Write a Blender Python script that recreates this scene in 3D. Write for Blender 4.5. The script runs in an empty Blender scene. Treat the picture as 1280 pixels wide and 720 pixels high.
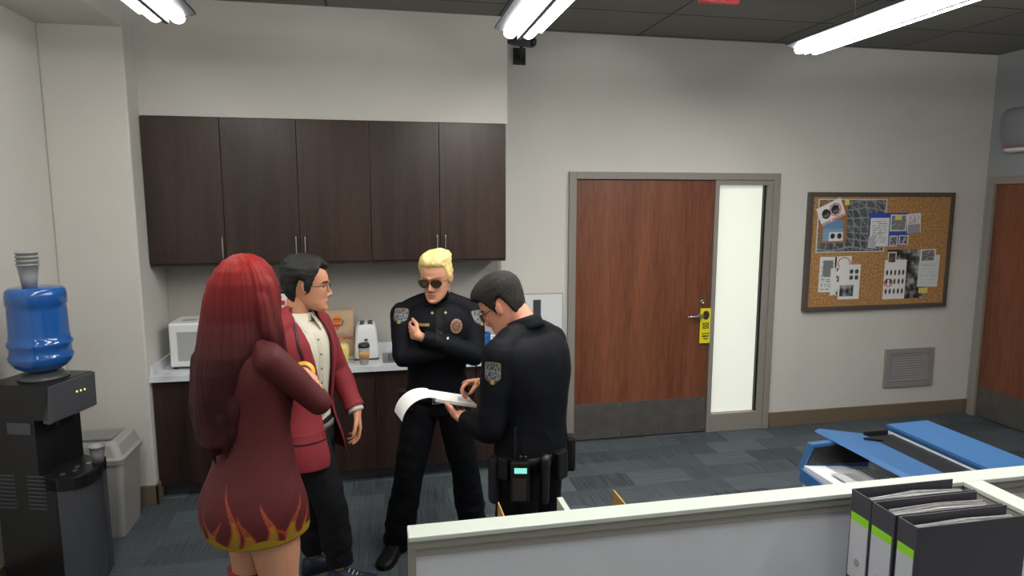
import bpy, bmesh, math, random
import numpy as np
from mathutils import Vector, Matrix, noise
from mathutils.bvhtree import BVHTree
random.seed(4)
scene = bpy.context.scene
C = scene.collection
PI = math.pi
V = Vector

# ---------------------------------------------------------------- helpers
def lin(c):
    out = []
    for v in c[:3]:
        v = v / 255.0
        out.append(v / 12.92 if v <= 0.04045 else ((v + 0.055) / 1.055) ** 2.4)
    return (out[0], out[1], out[2], 1.0)

def new_mat(name):
    m = bpy.data.materials.new(name); m.use_nodes = True
    nt = m.node_tree
    return m, nt, nt.nodes['Principled BSDF']

def mat(name, rgb, rough=0.6, metal=0.0, bump=0.0, bscale=60, var=0.0, vscale=6, spec=0.5, emit=0.0, alpha=None, stretch=(1, 1, 1)):
    m, nt, b = new_mat(name)
    col = lin(rgb)
    b.inputs['Base Color'].default_value = col
    b.inputs['Roughness'].default_value = rough
    b.inputs['Metallic'].default_value = metal
    b.inputs['Specular IOR Level'].default_value = spec
    if emit:
        b.inputs['Emission Color'].default_value = col
        b.inputs['Emission Strength'].default_value = emit
    if bump or var:
        tc = nt.nodes.new('ShaderNodeTexCoord'); mp = nt.nodes.new('ShaderNodeMapping')
        mp.inputs['Scale'].default_value = stretch
        nt.links.new(tc.outputs['Object'], mp.inputs['Vector'])
    if var:
        n = nt.nodes.new('ShaderNodeTexNoise'); n.inputs['Scale'].default_value = vscale; n.inputs['Detail'].default_value = 6
        nt.links.new(mp.outputs['Vector'], n.inputs['Vector'])
        r = nt.nodes.new('ShaderNodeValToRGB')
        r.color_ramp.elements[0].position = 0.3; r.color_ramp.elements[1].position = 0.7
        r.color_ramp.elements[0].color = tuple(c * (1 - var) for c in col[:3]) + (1,)
        r.color_ramp.elements[1].color = tuple(min(1, c * (1 + var)) for c in col[:3]) + (1,)
        nt.links.new(n.outputs['Fac'], r.inputs['Fac']); nt.links.new(r.outputs['Color'], b.inputs['Base Color'])
    if bump:
        n2 = nt.nodes.new('ShaderNodeTexNoise'); n2.inputs['Scale'].default_value = bscale; n2.inputs['Detail'].default_value = 4
        nt.links.new(mp.outputs['Vector'], n2.inputs['Vector'])
        bp = nt.nodes.new('ShaderNodeBump'); bp.inputs['Strength'].default_value = bump; bp.inputs['Distance'].default_value = 0.01
        nt.links.new(n2.outputs['Fac'], bp.inputs['Height']); nt.links.new(bp.outputs['Normal'], b.inputs['Normal'])
    return m

def wood(name, dark, light, rough=0.4, sc=7.0, axis=2, spec=0.5, pore=0.35):
    m, nt, b = new_mat(name)
    tc = nt.nodes.new('ShaderNodeTexCoord'); mp = nt.nodes.new('ShaderNodeMapping')
    s = [1, 1, 1]; s[axis] = 0.07
    mp.inputs['Scale'].default_value = s
    nt.links.new(tc.outputs['Object'], mp.inputs['Vector'])
    n1 = nt.nodes.new('ShaderNodeTexNoise'); n1.inputs['Scale'].default_value = sc; n1.inputs['Detail'].default_value = 8; n1.inputs['Distortion'].default_value = 0.6
    n2 = nt.nodes.new('ShaderNodeTexNoise'); n2.inputs['Scale'].default_value = sc * 14; n2.inputs['Detail'].default_value = 3
    nt.links.new(mp.outputs['Vector'], n1.inputs['Vector']); nt.links.new(mp.outputs['Vector'], n2.inputs['Vector'])
    mx = nt.nodes.new('ShaderNodeMix'); mx.data_type = 'FLOAT'; mx.inputs[0].default_value = pore
    nt.links.new(n1.outputs['Fac'], mx.inputs[2]); nt.links.new(n2.outputs['Fac'], mx.inputs[3])
    r = nt.nodes.new('ShaderNodeValToRGB')
    r.color_ramp.elements[0].position = 0.36; r.color_ramp.elements[0].color = lin(dark)
    r.color_ramp.elements[1].position = 0.64; r.color_ramp.elements[1].color = lin(light)
    nt.links.new(mx.outputs[0], r.inputs['Fac']); nt.links.new(r.outputs['Color'], b.inputs['Base Color'])
    b.inputs['Roughness'].default_value = rough; b.inputs['Specular IOR Level'].default_value = spec
    return m

def vcol_mat(name, rough=0.6, bump=0.0, bscale=300, spec=0.5, metal=0.0, sss=0.0):
    m, nt, b = new_mat(name)
    a = nt.nodes.new('ShaderNodeAttribute'); a.attribute_name = 'Col'
    nt.links.new(a.outputs['Color'], b.inputs['Base Color'])
    b.inputs['Roughness'].default_value = rough; b.inputs['Specular IOR Level'].default_value = spec; b.inputs['Metallic'].default_value = metal
    if bump:
        tc = nt.nodes.new('ShaderNodeTexCoord')
        n2 = nt.nodes.new('ShaderNodeTexNoise'); n2.inputs['Scale'].default_value = bscale
        nt.links.new(tc.outputs['Object'], n2.inputs['Vector'])
        bp = nt.nodes.new('ShaderNodeBump'); bp.inputs['Strength'].default_value = bump; bp.inputs['Distance'].default_value = 0.005
        nt.links.new(n2.outputs['Fac'], bp.inputs['Height']); nt.links.new(bp.outputs['Normal'], b.inputs['Normal'])
    return m

def tag(o, label=None, cat=None, group=None, kind=None):
    if label: o['label'] = label
    if cat: o['category'] = cat
    if group: o['group'] = group
    if kind: o['kind'] = kind
    return o

def root(name, label, cat, loc=(0, 0, 0), rz=0.0, group=None):
    o = bpy.data.objects.new(name, None); C.objects.link(o)
    o.empty_display_size = 0.1
    o.location = loc; o.rotation_euler = (0, 0, rz)
    return tag(o, label, cat, group)

def rmat(o):
    if o is None: return Matrix.Identity(4)
    m = Matrix.Translation(o.location) @ o.rotation_euler.to_matrix().to_4x4()
    return (rmat(o.parent) @ m) if o.parent else m

def link(name, me, material, parent=None, smooth=False):
    """me is in WORLD coordinates; stored relative to the parent"""
    if parent is not None: me.transform(rmat(parent).inverted())
    o = bpy.data.objects.new(name, me); C.objects.link(o)
    if parent is not None: o.parent = parent
    if material is not None:
        me.materials.clear()
        for mm in (material if isinstance(material, (list, tuple)) else [material]): me.materials.append(mm)
    if smooth:
        me.polygons.foreach_set('use_smooth', [True] * len(me.polygons))
    return o

def part(name, bm, material, parent=None, smooth=False, M=None):
    if M is not None: bmesh.ops.transform(bm, matrix=M, verts=bm.verts)
    bmesh.ops.recalc_face_normals(bm, faces=bm.faces)
    me = bpy.data.meshes.new(name); bm.to_mesh(me); bm.free()
    return link(name, me, material, parent, smooth)

def struct(name, bm, material, smooth=False):
    return tag(part(name, bm, material, None, smooth), kind='structure')

def own_origin(o, loc):
    """move an unparented object's origin to loc without moving its mesh"""
    o.data.transform(Matrix.Translation(-V(loc))); o.location = loc
    return o

def box(bm, a, b, bev=0.0, rot=None, mi=0):
    x0, y0, z0 = a; x1, y1, z1 = b
    r = bmesh.ops.create_cube(bm, size=1.0)
    vs = r['verts']
    c = V(((x0 + x1) / 2, (y0 + y1) / 2, (z0 + z1) / 2))
    s = V((abs(x1 - x0), abs(y1 - y0), abs(z1 - z0)))
    for v in vs: v.co = V((v.co.x * s.x, v.co.y * s.y, v.co.z * s.z))
    if bev > 0:
        es = list({e for v in vs for e in v.link_edges})
        g = bmesh.ops.bevel(bm, geom=es, offset=min(bev, min(s) * 0.45), segments=2, affect='EDGES', profile=0.6)
        vs = list({v for f in g['faces'] for v in f.verts} | {v for v in vs if v.is_valid})
    if rot is not None:
        for v in vs: v.co = rot @ v.co
    for v in vs: v.co += c
    if mi:
        for f in {f for v in vs for f in v.link_faces}: f.material_index = mi
    return bm

def B(a, b, bev=0.0, rot=None):
    return box(bmesh.new(), a, b, bev, rot)

def frame_of(d, up=V((0, 0, 1))):
    d = d.normalized()
    if abs(d.dot(up)) > 0.98: up = V((0, 1, 0))
    s = d.cross(up).normalized(); u = s.cross(d).normalized()
    return s, u

def loft(bm, rings, cap=True):
    """rings: list of lists of Vectors (same length)"""
    vr = [[bm.verts.new(p) for p in r] for r in rings]
    n = len(vr[0])
    for a, b in zip(vr, vr[1:]):
        for i in range(n):
            bm.faces.new((a[i], a[(i + 1) % n], b[(i + 1) % n], b[i]))
    if cap:
        bm.faces.new(list(reversed(vr[0]))); bm.faces.new(vr[-1])
    return vr

def ell(c, s, f, a, b, n=24, e=1.0, b2=None):
    """ellipse ring: side dir s half a, front dir f half b (b2 behind); e<1 = squarer"""
    out = []
    for i in range(n):
        t = 2 * PI * i / n
        cx, sy = math.cos(t), math.sin(t)
        cx = math.copysign(abs(cx) ** e, cx); sy = math.copysign(abs(sy) ** e, sy)
        bb = b if (sy >= 0 or b2 is None) else b2
        out.append(c + s * (a * cx) + f * (bb * sy))
    return out

def tube(bm, pts, rad, seg=16, dome=True, up=V((0, 0, 1)), flat=None):
    """tapered limb through pts; rad list; flat = (dir, factor list) flattening"""
    pts = [V(p) for p in pts]
    if not hasattr(rad, '__len__'): rad = [rad] * len(pts)
    # resample with catmull-rom
    P, Rr = [], []
    n = len(pts)
    for i in range(n - 1):
        p0 = pts[max(i - 1, 0)]; p1 = pts[i]; p2 = pts[i + 1]; p3 = pts[min(i + 2, n - 1)]
        m = 6 if n > 2 else 4
        for k in range(m):
            t = k / m
            q = 0.5 * ((2 * p1) + (p2 - p0) * t + (2 * p0 - 5 * p1 + 4 * p2 - p3) * t * t + (-p0 + 3 * p1 - 3 * p2 + p3) * t ** 3)
            lin_ = p1.lerp(p2, t)
            P.append(lin_.lerp(q, 0.55)); tt = t * t * (3 - 2 * t); Rr.append(rad[i] * (1 - tt) + rad[i + 1] * tt)
    P.append(pts[-1]); Rr.append(rad[-1])
    rings = []
    s0 = None
    N = len(P)
    for i in range(N):
        d = (P[min(i + 1, N - 1)] - P[max(i - 1, 0)]).normalized()
        if s0 is None: s0, u0 = frame_of(d, up)
        else:
            s0 = (s0 - d * s0.dot(d)).normalized(); u0 = s0.cross(d).normalized()
        if i == 0 and dome:
            for k in range(3):
                a = PI / 2 * (k + 0.3) / 3.0
                rings.append(ell(P[0] - d * Rr[0] * math.cos(a), s0, u0, Rr[0] * math.sin(a), Rr[0] * math.sin(a), seg))
        rings.append(ell(P[i], s0, u0, Rr[i], Rr[i], seg))
        if i == N - 1 and dome:
            for k in range(2, -1, -1):
                a = PI / 2 * (k + 0.3) / 3.0
                rings.append(ell(P[i] + d * Rr[i] * math.cos(a), s0, u0, Rr[i] * math.sin(a), Rr[i] * math.sin(a), seg))
    loft(bm, rings)
    return bm

def lathe(bm, prof, c=(0, 0, 0), seg=32, M=None):
    """prof: list of (r, z)"""
    c = V(c); rings = []
    for r, z in prof:
        rings.append([c + V((max(r, 1e-4) * math.cos(2 * PI * i / seg), max(r, 1e-4) * math.sin(2 * PI * i / seg), z)) for i in range(seg)])
    if M is not None: rings = [[M @ p for p in r] for r in rings]
    loft(bm, rings)
    return bm

def prism(bm, poly, ext, z=None):
    """poly: list of Vectors, extruded by Vector ext"""
    a = [bm.verts.new(p) for p in poly]; b = [bm.verts.new(V(p) + V(ext)) for p in poly]
    n = len(a)
    bm.faces.new(a); bm.faces.new(list(reversed(b)))
    for i in range(n): bm.faces.new((a[i], b[i], b[(i + 1) % n], a[(i + 1) % n]))
    return bm

def set_cols(me, cols):
    at = me.color_attributes.new('Col', 'FLOAT_COLOR', 'POINT')
    at.data.foreach_set('color', np.asarray(cols, dtype=np.float32).ravel())

def verts_np(me):
    a = np.empty(len(me.vertices) * 3, dtype=np.float32); me.vertices.foreach_get('co', a); return a.reshape(-1, 3)

def card(name, x0, z0, x1, z1, y, fn, parent=None, th=0.0012, nx=30, nz=30, ang=0.0, mt=None):
    """thin printed sheet on a wall facing -Y; colour fn(u,v) with u right, v up"""
    bm = bmesh.new(); g = []
    cx, cz = (x0 + x1) / 2, (z0 + z1) / 2
    ca, sa = math.cos(ang), math.sin(ang)
    def P(u, v, yy):
        dx = (u - 0.5) * (x1 - x0); dz = (v - 0.5) * (z1 - z0)
        return V((cx + dx * ca - dz * sa, yy, cz + dx * sa + dz * ca))
    for j in range(nz + 1):
        g.append([bm.verts.new(P(i / nx, j / nz, y - th)) for i in range(nx + 1)])
    cols = [lin(fn(i / nx, j / nz)) for j in range(nz + 1) for i in range(nx + 1)]
    for j in range(nz):
        for i in range(nx): bm.faces.new((g[j][i], g[j][i + 1], g[j + 1][i + 1], g[j + 1][i]))
    bk = [bm.verts.new(P(u, v, y)) for u, v in ((0, 0), (1, 0), (1, 1), (0, 1))]
    cols += [lin(fn(0, 0))] * 4
    bm.faces.new(list(reversed(bk)))
    # sides
    e = [[g[0][i] for i in range(nx + 1)], [g[j][nx] for j in range(nz + 1)], [g[nz][i] for i in range(nx, -1, -1)], [g[j][0] for j in range(nz, -1, -1)]]
    for k in range(4):
        bm.faces.new(e[k] + [bk[(k + 1) % 4], bk[k]])
    me = bpy.data.meshes.new(name); bm.to_mesh(me); bm.free()
    set_cols(me, cols)
    return link(name, me, mt or M_PRINT, parent)

def text_mesh(body, size, ext=0.001, align='CENTER'):
    cu = bpy.data.curves.new('txt', 'FONT'); cu.body = body; cu.size = size; cu.extrude = ext; cu.align_x = align; cu.align_y = 'CENTER'
    o = bpy.data.objects.new('txt', cu); C.objects.link(o)
    dg = bpy.context.evaluated_depsgraph_get(); dg.update()
    me = bpy.data.meshes.new_from_object(o.evaluated_get(dg))
    bpy.data.objects.remove(o); bpy.data.curves.remove(cu)
    return me

def remesh(bm, voxel, smooth=3, fac=0.5):
    bmesh.ops.recalc_face_normals(bm, faces=bm.faces)
    me = bpy.data.meshes.new('tmp'); bm.to_mesh(me); bm.free()
    o = bpy.data.objects.new('tmp', me); C.objects.link(o)
    r = o.modifiers.new('r', 'REMESH'); r.mode = 'VOXEL'; r.voxel_size = voxel; r.adaptivity = 0
    if smooth:
        s = o.modifiers.new('s', 'SMOOTH'); s.factor = fac; s.iterations = smooth
    dg = bpy.context.evaluated_depsgraph_get(); dg.update()
    out = bpy.data.meshes.new_from_object(o.evaluated_get(dg))
    bpy.data.objects.remove(o); bpy.data.meshes.remove(me)
    # keep only real shells (drop specks)
    return out

def normals_np(me):
    a = np.empty(len(me.vertices) * 3, dtype=np.float32)
    me.vertices.foreach_get('normal', a); return a.reshape(-1, 3)

def displace(me, fn):
    """fn(co Vector, normal)->scalar offset"""
    co = verts_np(me); nn = normals_np(me)
    d = np.array([fn(V(c), n) for c, n in zip(co.tolist(), nn.tolist())], dtype=np.float32)
    co = co + nn * d[:, None]
    me.vertices.foreach_set('co', co.ravel()); me.update()

def fold_noise(amp, sc=(9, 9, 5), seed=0.0):
    def f(c, n):
        p = V((c.x * sc[0] + seed, c.y * sc[1], c.z * sc[2]))
        v = noise.noise(p) + 0.5 * noise.noise(p * 2.1)
        return amp * (1 - 2.2 * abs(v))
    return f

def carve(me, pred_remove):
    """remove faces whose centre satisfies pred; smooth the cut edge"""
    bm = bmesh.new(); bm.from_mesh(me)
    dead = [f for f in bm.faces if pred_remove(f.calc_center_median())]
    bmesh.ops.delete(bm, geom=dead, context='FACES')
    smooth_border(bm)
    bm.to_mesh(me); bm.free(); me.update()

def smooth_border(bm, it=8):
    for _ in range(it):
        new = {}
        for e in bm.edges:
            if e.is_boundary:
                for v in e.verts: new.setdefault(v, []).append(e.other_vert(v).co.copy())
        for v, l in new.items():
            if len(l) == 2: v.co = v.co * 0.4 + (l[0] + l[1]) * 0.3

def thicken(me, th):
    bm = bmesh.new(); bm.from_mesh(me)
    bm.normal_update()
    inner = {}
    for v in list(bm.verts): inner[v] = bm.verts.new(v.co - v.normal * th)
    fs = list(bm.faces)
    be = [(e.verts[0], e.verts[1], e.link_faces[0]) for e in bm.edges if e.is_boundary]
    for f in fs: bm.faces.new([inner[v] for v in reversed(f.verts)])
    for a, b, f in be:
        vs = list(f.verts); i = vs.index(a)
        if vs[(i + 1) % len(vs)] is b: a, b = b, a
        try: bm.faces.new((a, b, inner[b], inner[a]))
        except ValueError: pass
    bm.to_mesh(me); bm.free(); me.update()

def shell(name, me, pred, off, th, material, parent, smooth_it=8, colfn=None):
    """a layer lying on mesh me (world coords) where pred holds"""
    bm = bmesh.new(); bm.from_mesh(me); bm.normal_update()
    dead = [f for f in bm.faces if not pred(f.calc_center_median())]
    nor = {v.index: v.normal.copy() for v in bm.verts}
    bm.verts.index_update()
    for v in bm.verts: v.co = v.co + nor[v.index] * (off + th)
    bmesh.ops.delete(bm, geom=dead, context='FACES')
    smooth_border(bm, smooth_it)
    m2 = bpy.data.meshes.new(name); bm.to_mesh(m2); bm.free()
    if 'Col' in m2.color_attributes: m2.color_attributes.remove(m2.color_attributes['Col'])
    thicken(m2, th)
    if colfn:
        co = verts_np(m2); set_cols(m2, [lin(colfn(V(c))) for c in co.tolist()])
    return link(name, m2, material, parent, True)

def decal(name, bvh, origin, dirn, up, w, h, fn, parent, mt, off=0.0025, n=34, mask=None, th=0.002):
    """badge/patch pressed onto a surface: rays go from origin along dirn"""
    dirn = V(dirn).normalized(); origin = V(origin)
    r = dirn.cross(V(up)).normalized(); u = r.cross(dirn).normalized()
    bm = bmesh.new(); g = {}; cols = []
    for j in range(n + 1):
        for i in range(n + 1):
            a, b = i / n, j / n
            o = origin + r * (a - 0.5) * w + u * (b - 0.5) * h - dirn * 0.25
            hit = bvh.ray_cast(o, dirn, 0.6)
            if hit[0] is None: continue
            g[i, j] = bm.verts.new(hit[0] - dirn * off * 0.5 + hit[1] * off * 0.5); cols.append(lin(fn(a, b)))
    for j in range(n):
        for i in range(n):
            k = [(i, j), (i + 1, j), (i + 1, j + 1), (i, j + 1)]
            if all(q in g for q in k):
                if mask and not mask((i + 0.5) / n, (j + 0.5) / n): continue
                bm.faces.new([g[q] for q in k])
    bm.normal_update()
    me = bpy.data.meshes.new(name); bm.to_mesh(me); bm.free()
    set_cols(me, cols)
    # drop loose verts
    b2 = bmesh.new(); b2.from_mesh(me)
    bmesh.ops.delete(b2, geom=[v for v in b2.verts if not v.link_faces], context='VERTS')
    b2.to_mesh(me); b2.free()
    o = link(name, me, mt, parent, True)
    s = o.modifiers.new('th', 'SOLIDIFY'); s.thickness = th; s.offset = -1
    return o

def copy_tree(o, parent=None):
    c = o.copy(); C.objects.link(c)
    if parent: c.parent = parent
    for ch in list(o.children): copy_tree(ch, c)
    return c

# ---------------------------------------------------------------- materials
M_WALL = mat('wall_paint', (204, 202, 197), 0.55, bump=0.06, bscale=90, var=0.035, vscale=1.6)
M_WALLR = mat('wall_paint_shaded', (146, 147, 152), 0.55, bump=0.06, bscale=90, var=0.035, vscale=1.6)  # east wall's shade painted in: darker, bluer copy of the wall paint
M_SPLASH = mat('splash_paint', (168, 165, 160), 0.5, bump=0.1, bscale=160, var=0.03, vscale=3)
M_BASE = mat('baseboard_vinyl', (112, 98, 82), 0.5)
M_GREY = mat('grey_frame_paint', (138, 133, 127), 0.45)
M_STEEL = mat('brushed_steel', (160, 160, 160), 0.38, 0.9, var=0.12, vscale=30, stretch=(0.2, 1, 1))
M_KICK = mat('kick_plate_steel', (96, 93, 90), 0.45, 0.35, var=0.15, vscale=8)
M_DOOR = wood('door_veneer', (94, 52, 34), (130, 78, 54), 0.4, 5.0, 2, pore=0.45)
M_DARK = wood('dark_cabinet_wood', (34, 22, 19), (62, 44, 38), 0.36, 7.0, 2)
M_DARK2 = mat('cabinet_edge', (40, 28, 24), 0.4)
M_TOE = mat('toe_kick', (92, 90, 94), 0.5)
M_COUNTER = mat('white_marbled_worktop', (214, 218, 224), 0.25, var=0.12, vscale=9)
M_CHROME = mat('handle_metal', (190, 190, 190), 0.25, 0.9)
M_BLACKP = mat('black_plastic', (24, 24, 26), 0.35, bump=0.03, bscale=400)
M_COOLG = mat('dark_grey_plastic', (72, 74, 80), 0.35)
M_TRASH = mat('grey_bin_plastic', (160, 160, 156), 0.45)
M_TRASHL = mat('grey_bin_lid', (128, 130, 132), 0.4)
M_CUP = mat('grey_cup_plastic', (150, 150, 152), 0.35)
M_PRINT = vcol_mat('printed_paper', 0.75)
M_PAPER = mat('white_paper', (226, 228, 230), 0.7)
M_CORK = mat('cork', (172, 128, 80), 0.85, bump=0.3, bscale=220, var=0.5, vscale=58)
M_BOARDF = mat('board_frame', (84, 76, 72), 0.4)
M_WHITEP = mat('white_appliance', (226, 228, 230), 0.3)
M_MWIN = mat('microwave_window', (168, 170, 172), 0.25)
M_PART = mat('partition_fabric', (190, 193, 201), 0.85, bump=0.15, bscale=500, var=0.03, vscale=5)
M_PTOP = mat('partition_trim', (178, 185, 178), 0.45)
M_PRAIL = mat('partition_rail', (130, 128, 120), 0.5)
M_BIND = mat('dark_binder_card', (52, 52, 60), 0.5, bump=0.05, bscale=300)
M_GREEN = mat('green_label', (126, 190, 30), 0.5)
M_BLABEL = mat('binder_label', (162, 165, 172), 0.6)
M_COPBLUE = mat('copier_blue_plastic', (52, 92, 138), 0.35)
M_COPW = mat('copier_white_plastic', (208, 212, 218), 0.35)
M_TAN = mat('tan_board', (172, 134, 78), 0.6)
M_RED = mat('red_plastic', (190, 50, 60), 0.4)

def carpet():
    m, nt, b = new_mat('carpet_tiles')
    tc = nt.nodes.new('ShaderNodeTexCoord')
    mp = nt.nodes.new('ShaderNodeMapping'); mp.inputs['Rotation'].default_value = (0, 0, 0)
    nt.links.new(tc.outputs['Object'], mp.inputs['Vector'])
    br = nt.nodes.new('ShaderNodeTexBrick'); br.offset = 0.5; br.squash = 1
    br.inputs['Scale'].default_value = 1.0; br.inputs['Brick Width'].default_value = 0.46; br.inputs['Row Height'].default_value = 0.23
    br.inputs['Mortar Size'].default_value = 0.0
    br.inputs['Color1'].default_value = (0, 0, 0, 1); br.inputs['Color2'].default_value = (1, 1, 1, 1)
    nt.links.new(mp.outputs['Vector'], br.inputs['Vector'])
    # streaks along x and along y
    def streak(sx, sy):
        mm = nt.nodes.new('ShaderNodeMapping'); mm.inputs['Scale'].default_value = (sx, sy, 1)
        nt.links.new(tc.outputs['Object'], mm.inputs['Vector'])
        n = nt.nodes.new('ShaderNodeTexNoise'); n.inputs['Scale'].default_value = 1.0; n.inputs['Detail'].default_value = 3
        nt.links.new(mm.outputs['Vector'], n.inputs['Vector']); return n
    a = streak(90, 3); c = streak(3, 90)
    mx = nt.nodes.new('ShaderNodeMix'); mx.data_type = 'FLOAT'
    nt.links.new(br.outputs['Color'], mx.inputs[0]); nt.links.new(a.outputs['Fac'], mx.inputs[2]); nt.links.new(c.outputs['Fac'], mx.inputs[3])
    mu = nt.nodes.new('ShaderNodeMath'); mu.operation = 'MULTIPLY_ADD'; mu.inputs[1].default_value = 0.20
    sb = nt.nodes.new('ShaderNodeMath'); sb.operation = 'MULTIPLY'; sb.inputs[1].default_value = 0.55
    nt.links.new(mx.outputs[0], sb.inputs[0])
    bw = nt.nodes.new('ShaderNodeRGBToBW'); nt.links.new(br.outputs['Color'], bw.inputs['Color'])
    nt.links.new(bw.outputs['Val'], mu.inputs[0]); nt.links.new(sb.outputs[0], mu.inputs[2])
    r = nt.nodes.new('ShaderNodeValToRGB')
    r.color_ramp.elements[0].position = 0.12; r.color_ramp.elements[0].color = lin((42, 47, 52))
    r.color_ramp.elements[1].position = 0.66; r.color_ramp.elements[1].color = lin((106, 115, 122))
    nt.links.new(mu.outputs[0], r.inputs['Fac']); nt.links.new(r.outputs['Color'], b.inputs['Base Color'])
    b.inputs['Roughness'].default_value = 0.95; b.inputs['Specular IOR Level'].default_value = 0.15
    bp = nt.nodes.new('ShaderNodeBump'); bp.inputs['Strength'].default_value = 0.25; bp.inputs['Distance'].default_value = 0.004
    nt.links.new(mx.outputs[0], bp.inputs['Height']); nt.links.new(bp.outputs['Normal'], b.inputs['Normal'])
    return m
M_CARPET = carpet()

def ceil_tiles():
    m, nt, b = new_mat('ceiling_tiles')
    tc = nt.nodes.new('ShaderNodeTexCoord')
    br = nt.nodes.new('ShaderNodeTexBrick'); br.offset = 0.0; br.squash = 1
    br.inputs['Scale'].default_value = 1.0; br.inputs['Brick Width'].default_value = 1.22; br.inputs['Row Height'].default_value = 0.61
    br.inputs['Mortar Size'].default_value = 0.009; br.inputs['Mortar Smooth'].default_value = 0.3
    br.inputs['Color1'].default_value = lin((126, 124, 118)); br.inputs['Color2'].default_value = lin((118, 117, 112)); br.inputs['Mortar'].default_value = lin((62, 60, 56))
    mp = nt.nodes.new('ShaderNodeMapping'); mp.inputs['Location'].default_value = (0.3, 0.22, 0)
    nt.links.new(tc.outputs['Object'], mp.inputs['Vector']); nt.links.new(mp.outputs['Vector'], br.inputs['Vector'])
    nt.links.new(br.outputs['Color'], b.inputs['Base Color'])
    n = nt.nodes.new('ShaderNodeTexNoise'); n.inputs['Scale'].default_value = 150
    bp = nt.nodes.new('ShaderNodeBump'); bp.inputs['Strength'].default_value = 0.2; bp.inputs['Distance'].default_value = 0.005
    nt.links.new(tc.outputs['Object'], n.inputs['Vector']); nt.links.new(n.outputs['Fac'], bp.inputs['Height']); nt.links.new(bp.outputs['Normal'], b.inputs['Normal'])
    b.inputs['Roughness'].default_value = 0.9
    return m
M_CEIL = ceil_tiles()
# ---------------------------------------------------------------- the room
XW, XE, YN, YS, ZC = -2.04, 5.72, 5.32, -2.6, 3.44
struct('floor', B((XW - .1, YS - .1, -0.1), (XE + .1, YN + .9, 0)), M_CARPET)
struct('ceiling', B((XW - .1, YS - .1, ZC), (XE + .1, YN + .1, ZC + .1)), M_CEIL)
bm = bmesh.new()
DX0, DX1, DZ = 1.60, 3.48, 2.30
box(bm, (XW - .1, YN, 0), (DX0, YN + .14, ZC)); box(bm, (DX1, YN, 0), (XE + .1, YN + .14, ZC)); box(bm, (DX0, YN, DZ), (DX1, YN + .14, ZC))
struct('wall_north', bm, M_WALL)
struct('wall_west', B((XW - .12, YS, 0), (XW, YN, ZC)), M_WALL)
bm = bmesh.new()
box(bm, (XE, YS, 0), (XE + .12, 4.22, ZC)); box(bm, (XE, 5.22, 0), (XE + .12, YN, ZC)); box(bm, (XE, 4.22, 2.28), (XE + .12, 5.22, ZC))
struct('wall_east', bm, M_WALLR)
struct('wall_south', B((XW - .12, YS - .12, 0), (XE + .12, YS, ZC)), M_WALL)
struct('wall_pilaster', B((XW, 4.76, 0), (-1.55, YN, ZC), 0.012), M_WALL)
struct('wall_bulkhead', B((-1.55, 4.97, 2.67), (0.985, YN, ZC)), M_WALL)
struct('ceiling_beam', B((XW, YS, 3.19), (-1.55, 4.76, ZC)), M_WALL)
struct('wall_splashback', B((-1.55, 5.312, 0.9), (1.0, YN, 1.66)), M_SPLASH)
def bboard(name, a, b): struct(name, B(a, b, 0.004), M_BASE)
bboard('baseboard_north', (3.53, 5.303, 0), (XE, 5.32, 0.14))
bboard('baseboard_entry', (1.04, 5.303, 0), (1.56, 5.32, 0.14))
bm = bmesh.new(); box(bm, (XW, 4.742, 0), (-1.532, 4.76, 0.14), .004); box(bm, (-1.55, 4.742, 0), (-1.532, 4.86, 0.14), .004)
struct('baseboard_pilaster', bm, M_BASE)
bboard('baseboard_west', (XW, YS, 0), (XW + .018, 4.742, 0.14))
bboard('baseboard_east', (5.702, 5.29, 0), (XE, 5.303, 0.14))

# main door with sidelight
d1 = tag(root('door_1', None, None, (1.60, 5.32, 0)), kind='structure')
bm = bmesh.new()
box(bm, (1.572, 5.285, 0), (1.634, 5.45, 2.335), .004); box(bm, (3.452, 5.285, 0), (3.513, 5.45, 2.335), .004)
box(bm, (1.634, 5.285, 2.275), (3.452, 5.45, 2.335), .004)
box(bm, (2.892, 5.295, 0), (2.932, 5.44, 2.276), .003)
box(bm, (2.93, 5.30, 0.0), (3.452, 5.43, 0.165), .003); box(bm, (2.93, 5.30, 2.232), (3.452, 5.43, 2.276), .003)
box(bm, (3.40, 5.30, 0.165), (3.452, 5.43, 2.232), .003)
part('door_frame', bm, M_GREY, d1)
leaf = part('door_leaf', B((1.637, 5.315, 0.01), (2.889, 5.36, 2.272), .002), M_DOOR, d1)
part('kick_plate', B((1.640, 5.312, 0.012), (2.886, 5.316, 0.335), .001), M_KICK, leaf)
bm = bmesh.new()
for i in range(4): 
    for z in (0.05, 0.31): lathe(bm, [(0.0, 0), (.006, 0), (.005, .002), (0, .003)], (0, 0, 0), 10, Matrix.Translation((1.66 + i * .4, 5.312, z)) @ Matrix.Rotation(PI / 2, 4, 'X'))
part('screw', bm, M_STEEL, leaf)
bm = bmesh.new()
R90 = Matrix.Rotation(PI / 2, 4, 'X')
lathe(bm, [(0, 0), (.027, 0), (.027, .008), (.014, .012), (.012, .05), (0, .052)], (0, 0, 0), 24, Matrix.Translation((2.80, 5.315, 1.085)) @ R90)
tube(bm, [(2.80, 5.262, 1.085), (2.76, 5.258, 1.086), (2.70, 5.262, 1.084), (2.668, 5.268, 1.082)], [.0125, .011, .009, .007], 12)
part('door_handle', bm, M_CHROME, leaf, True)
bm = bmesh.new(); lathe(bm, [(0, 0), (.024, 0), (.024, .01), (.010, .013), (.008, .006), (0, .005)], (0, 0, 0), 24, Matrix.Translation((2.815, 5.315, 1.205)) @ R90)
part('lock', bm, M_CHROME, leaf, True)
M_PANE = mat('frosted_glass_lit', (226, 230, 218), 0.35, emit=0.5)
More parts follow.
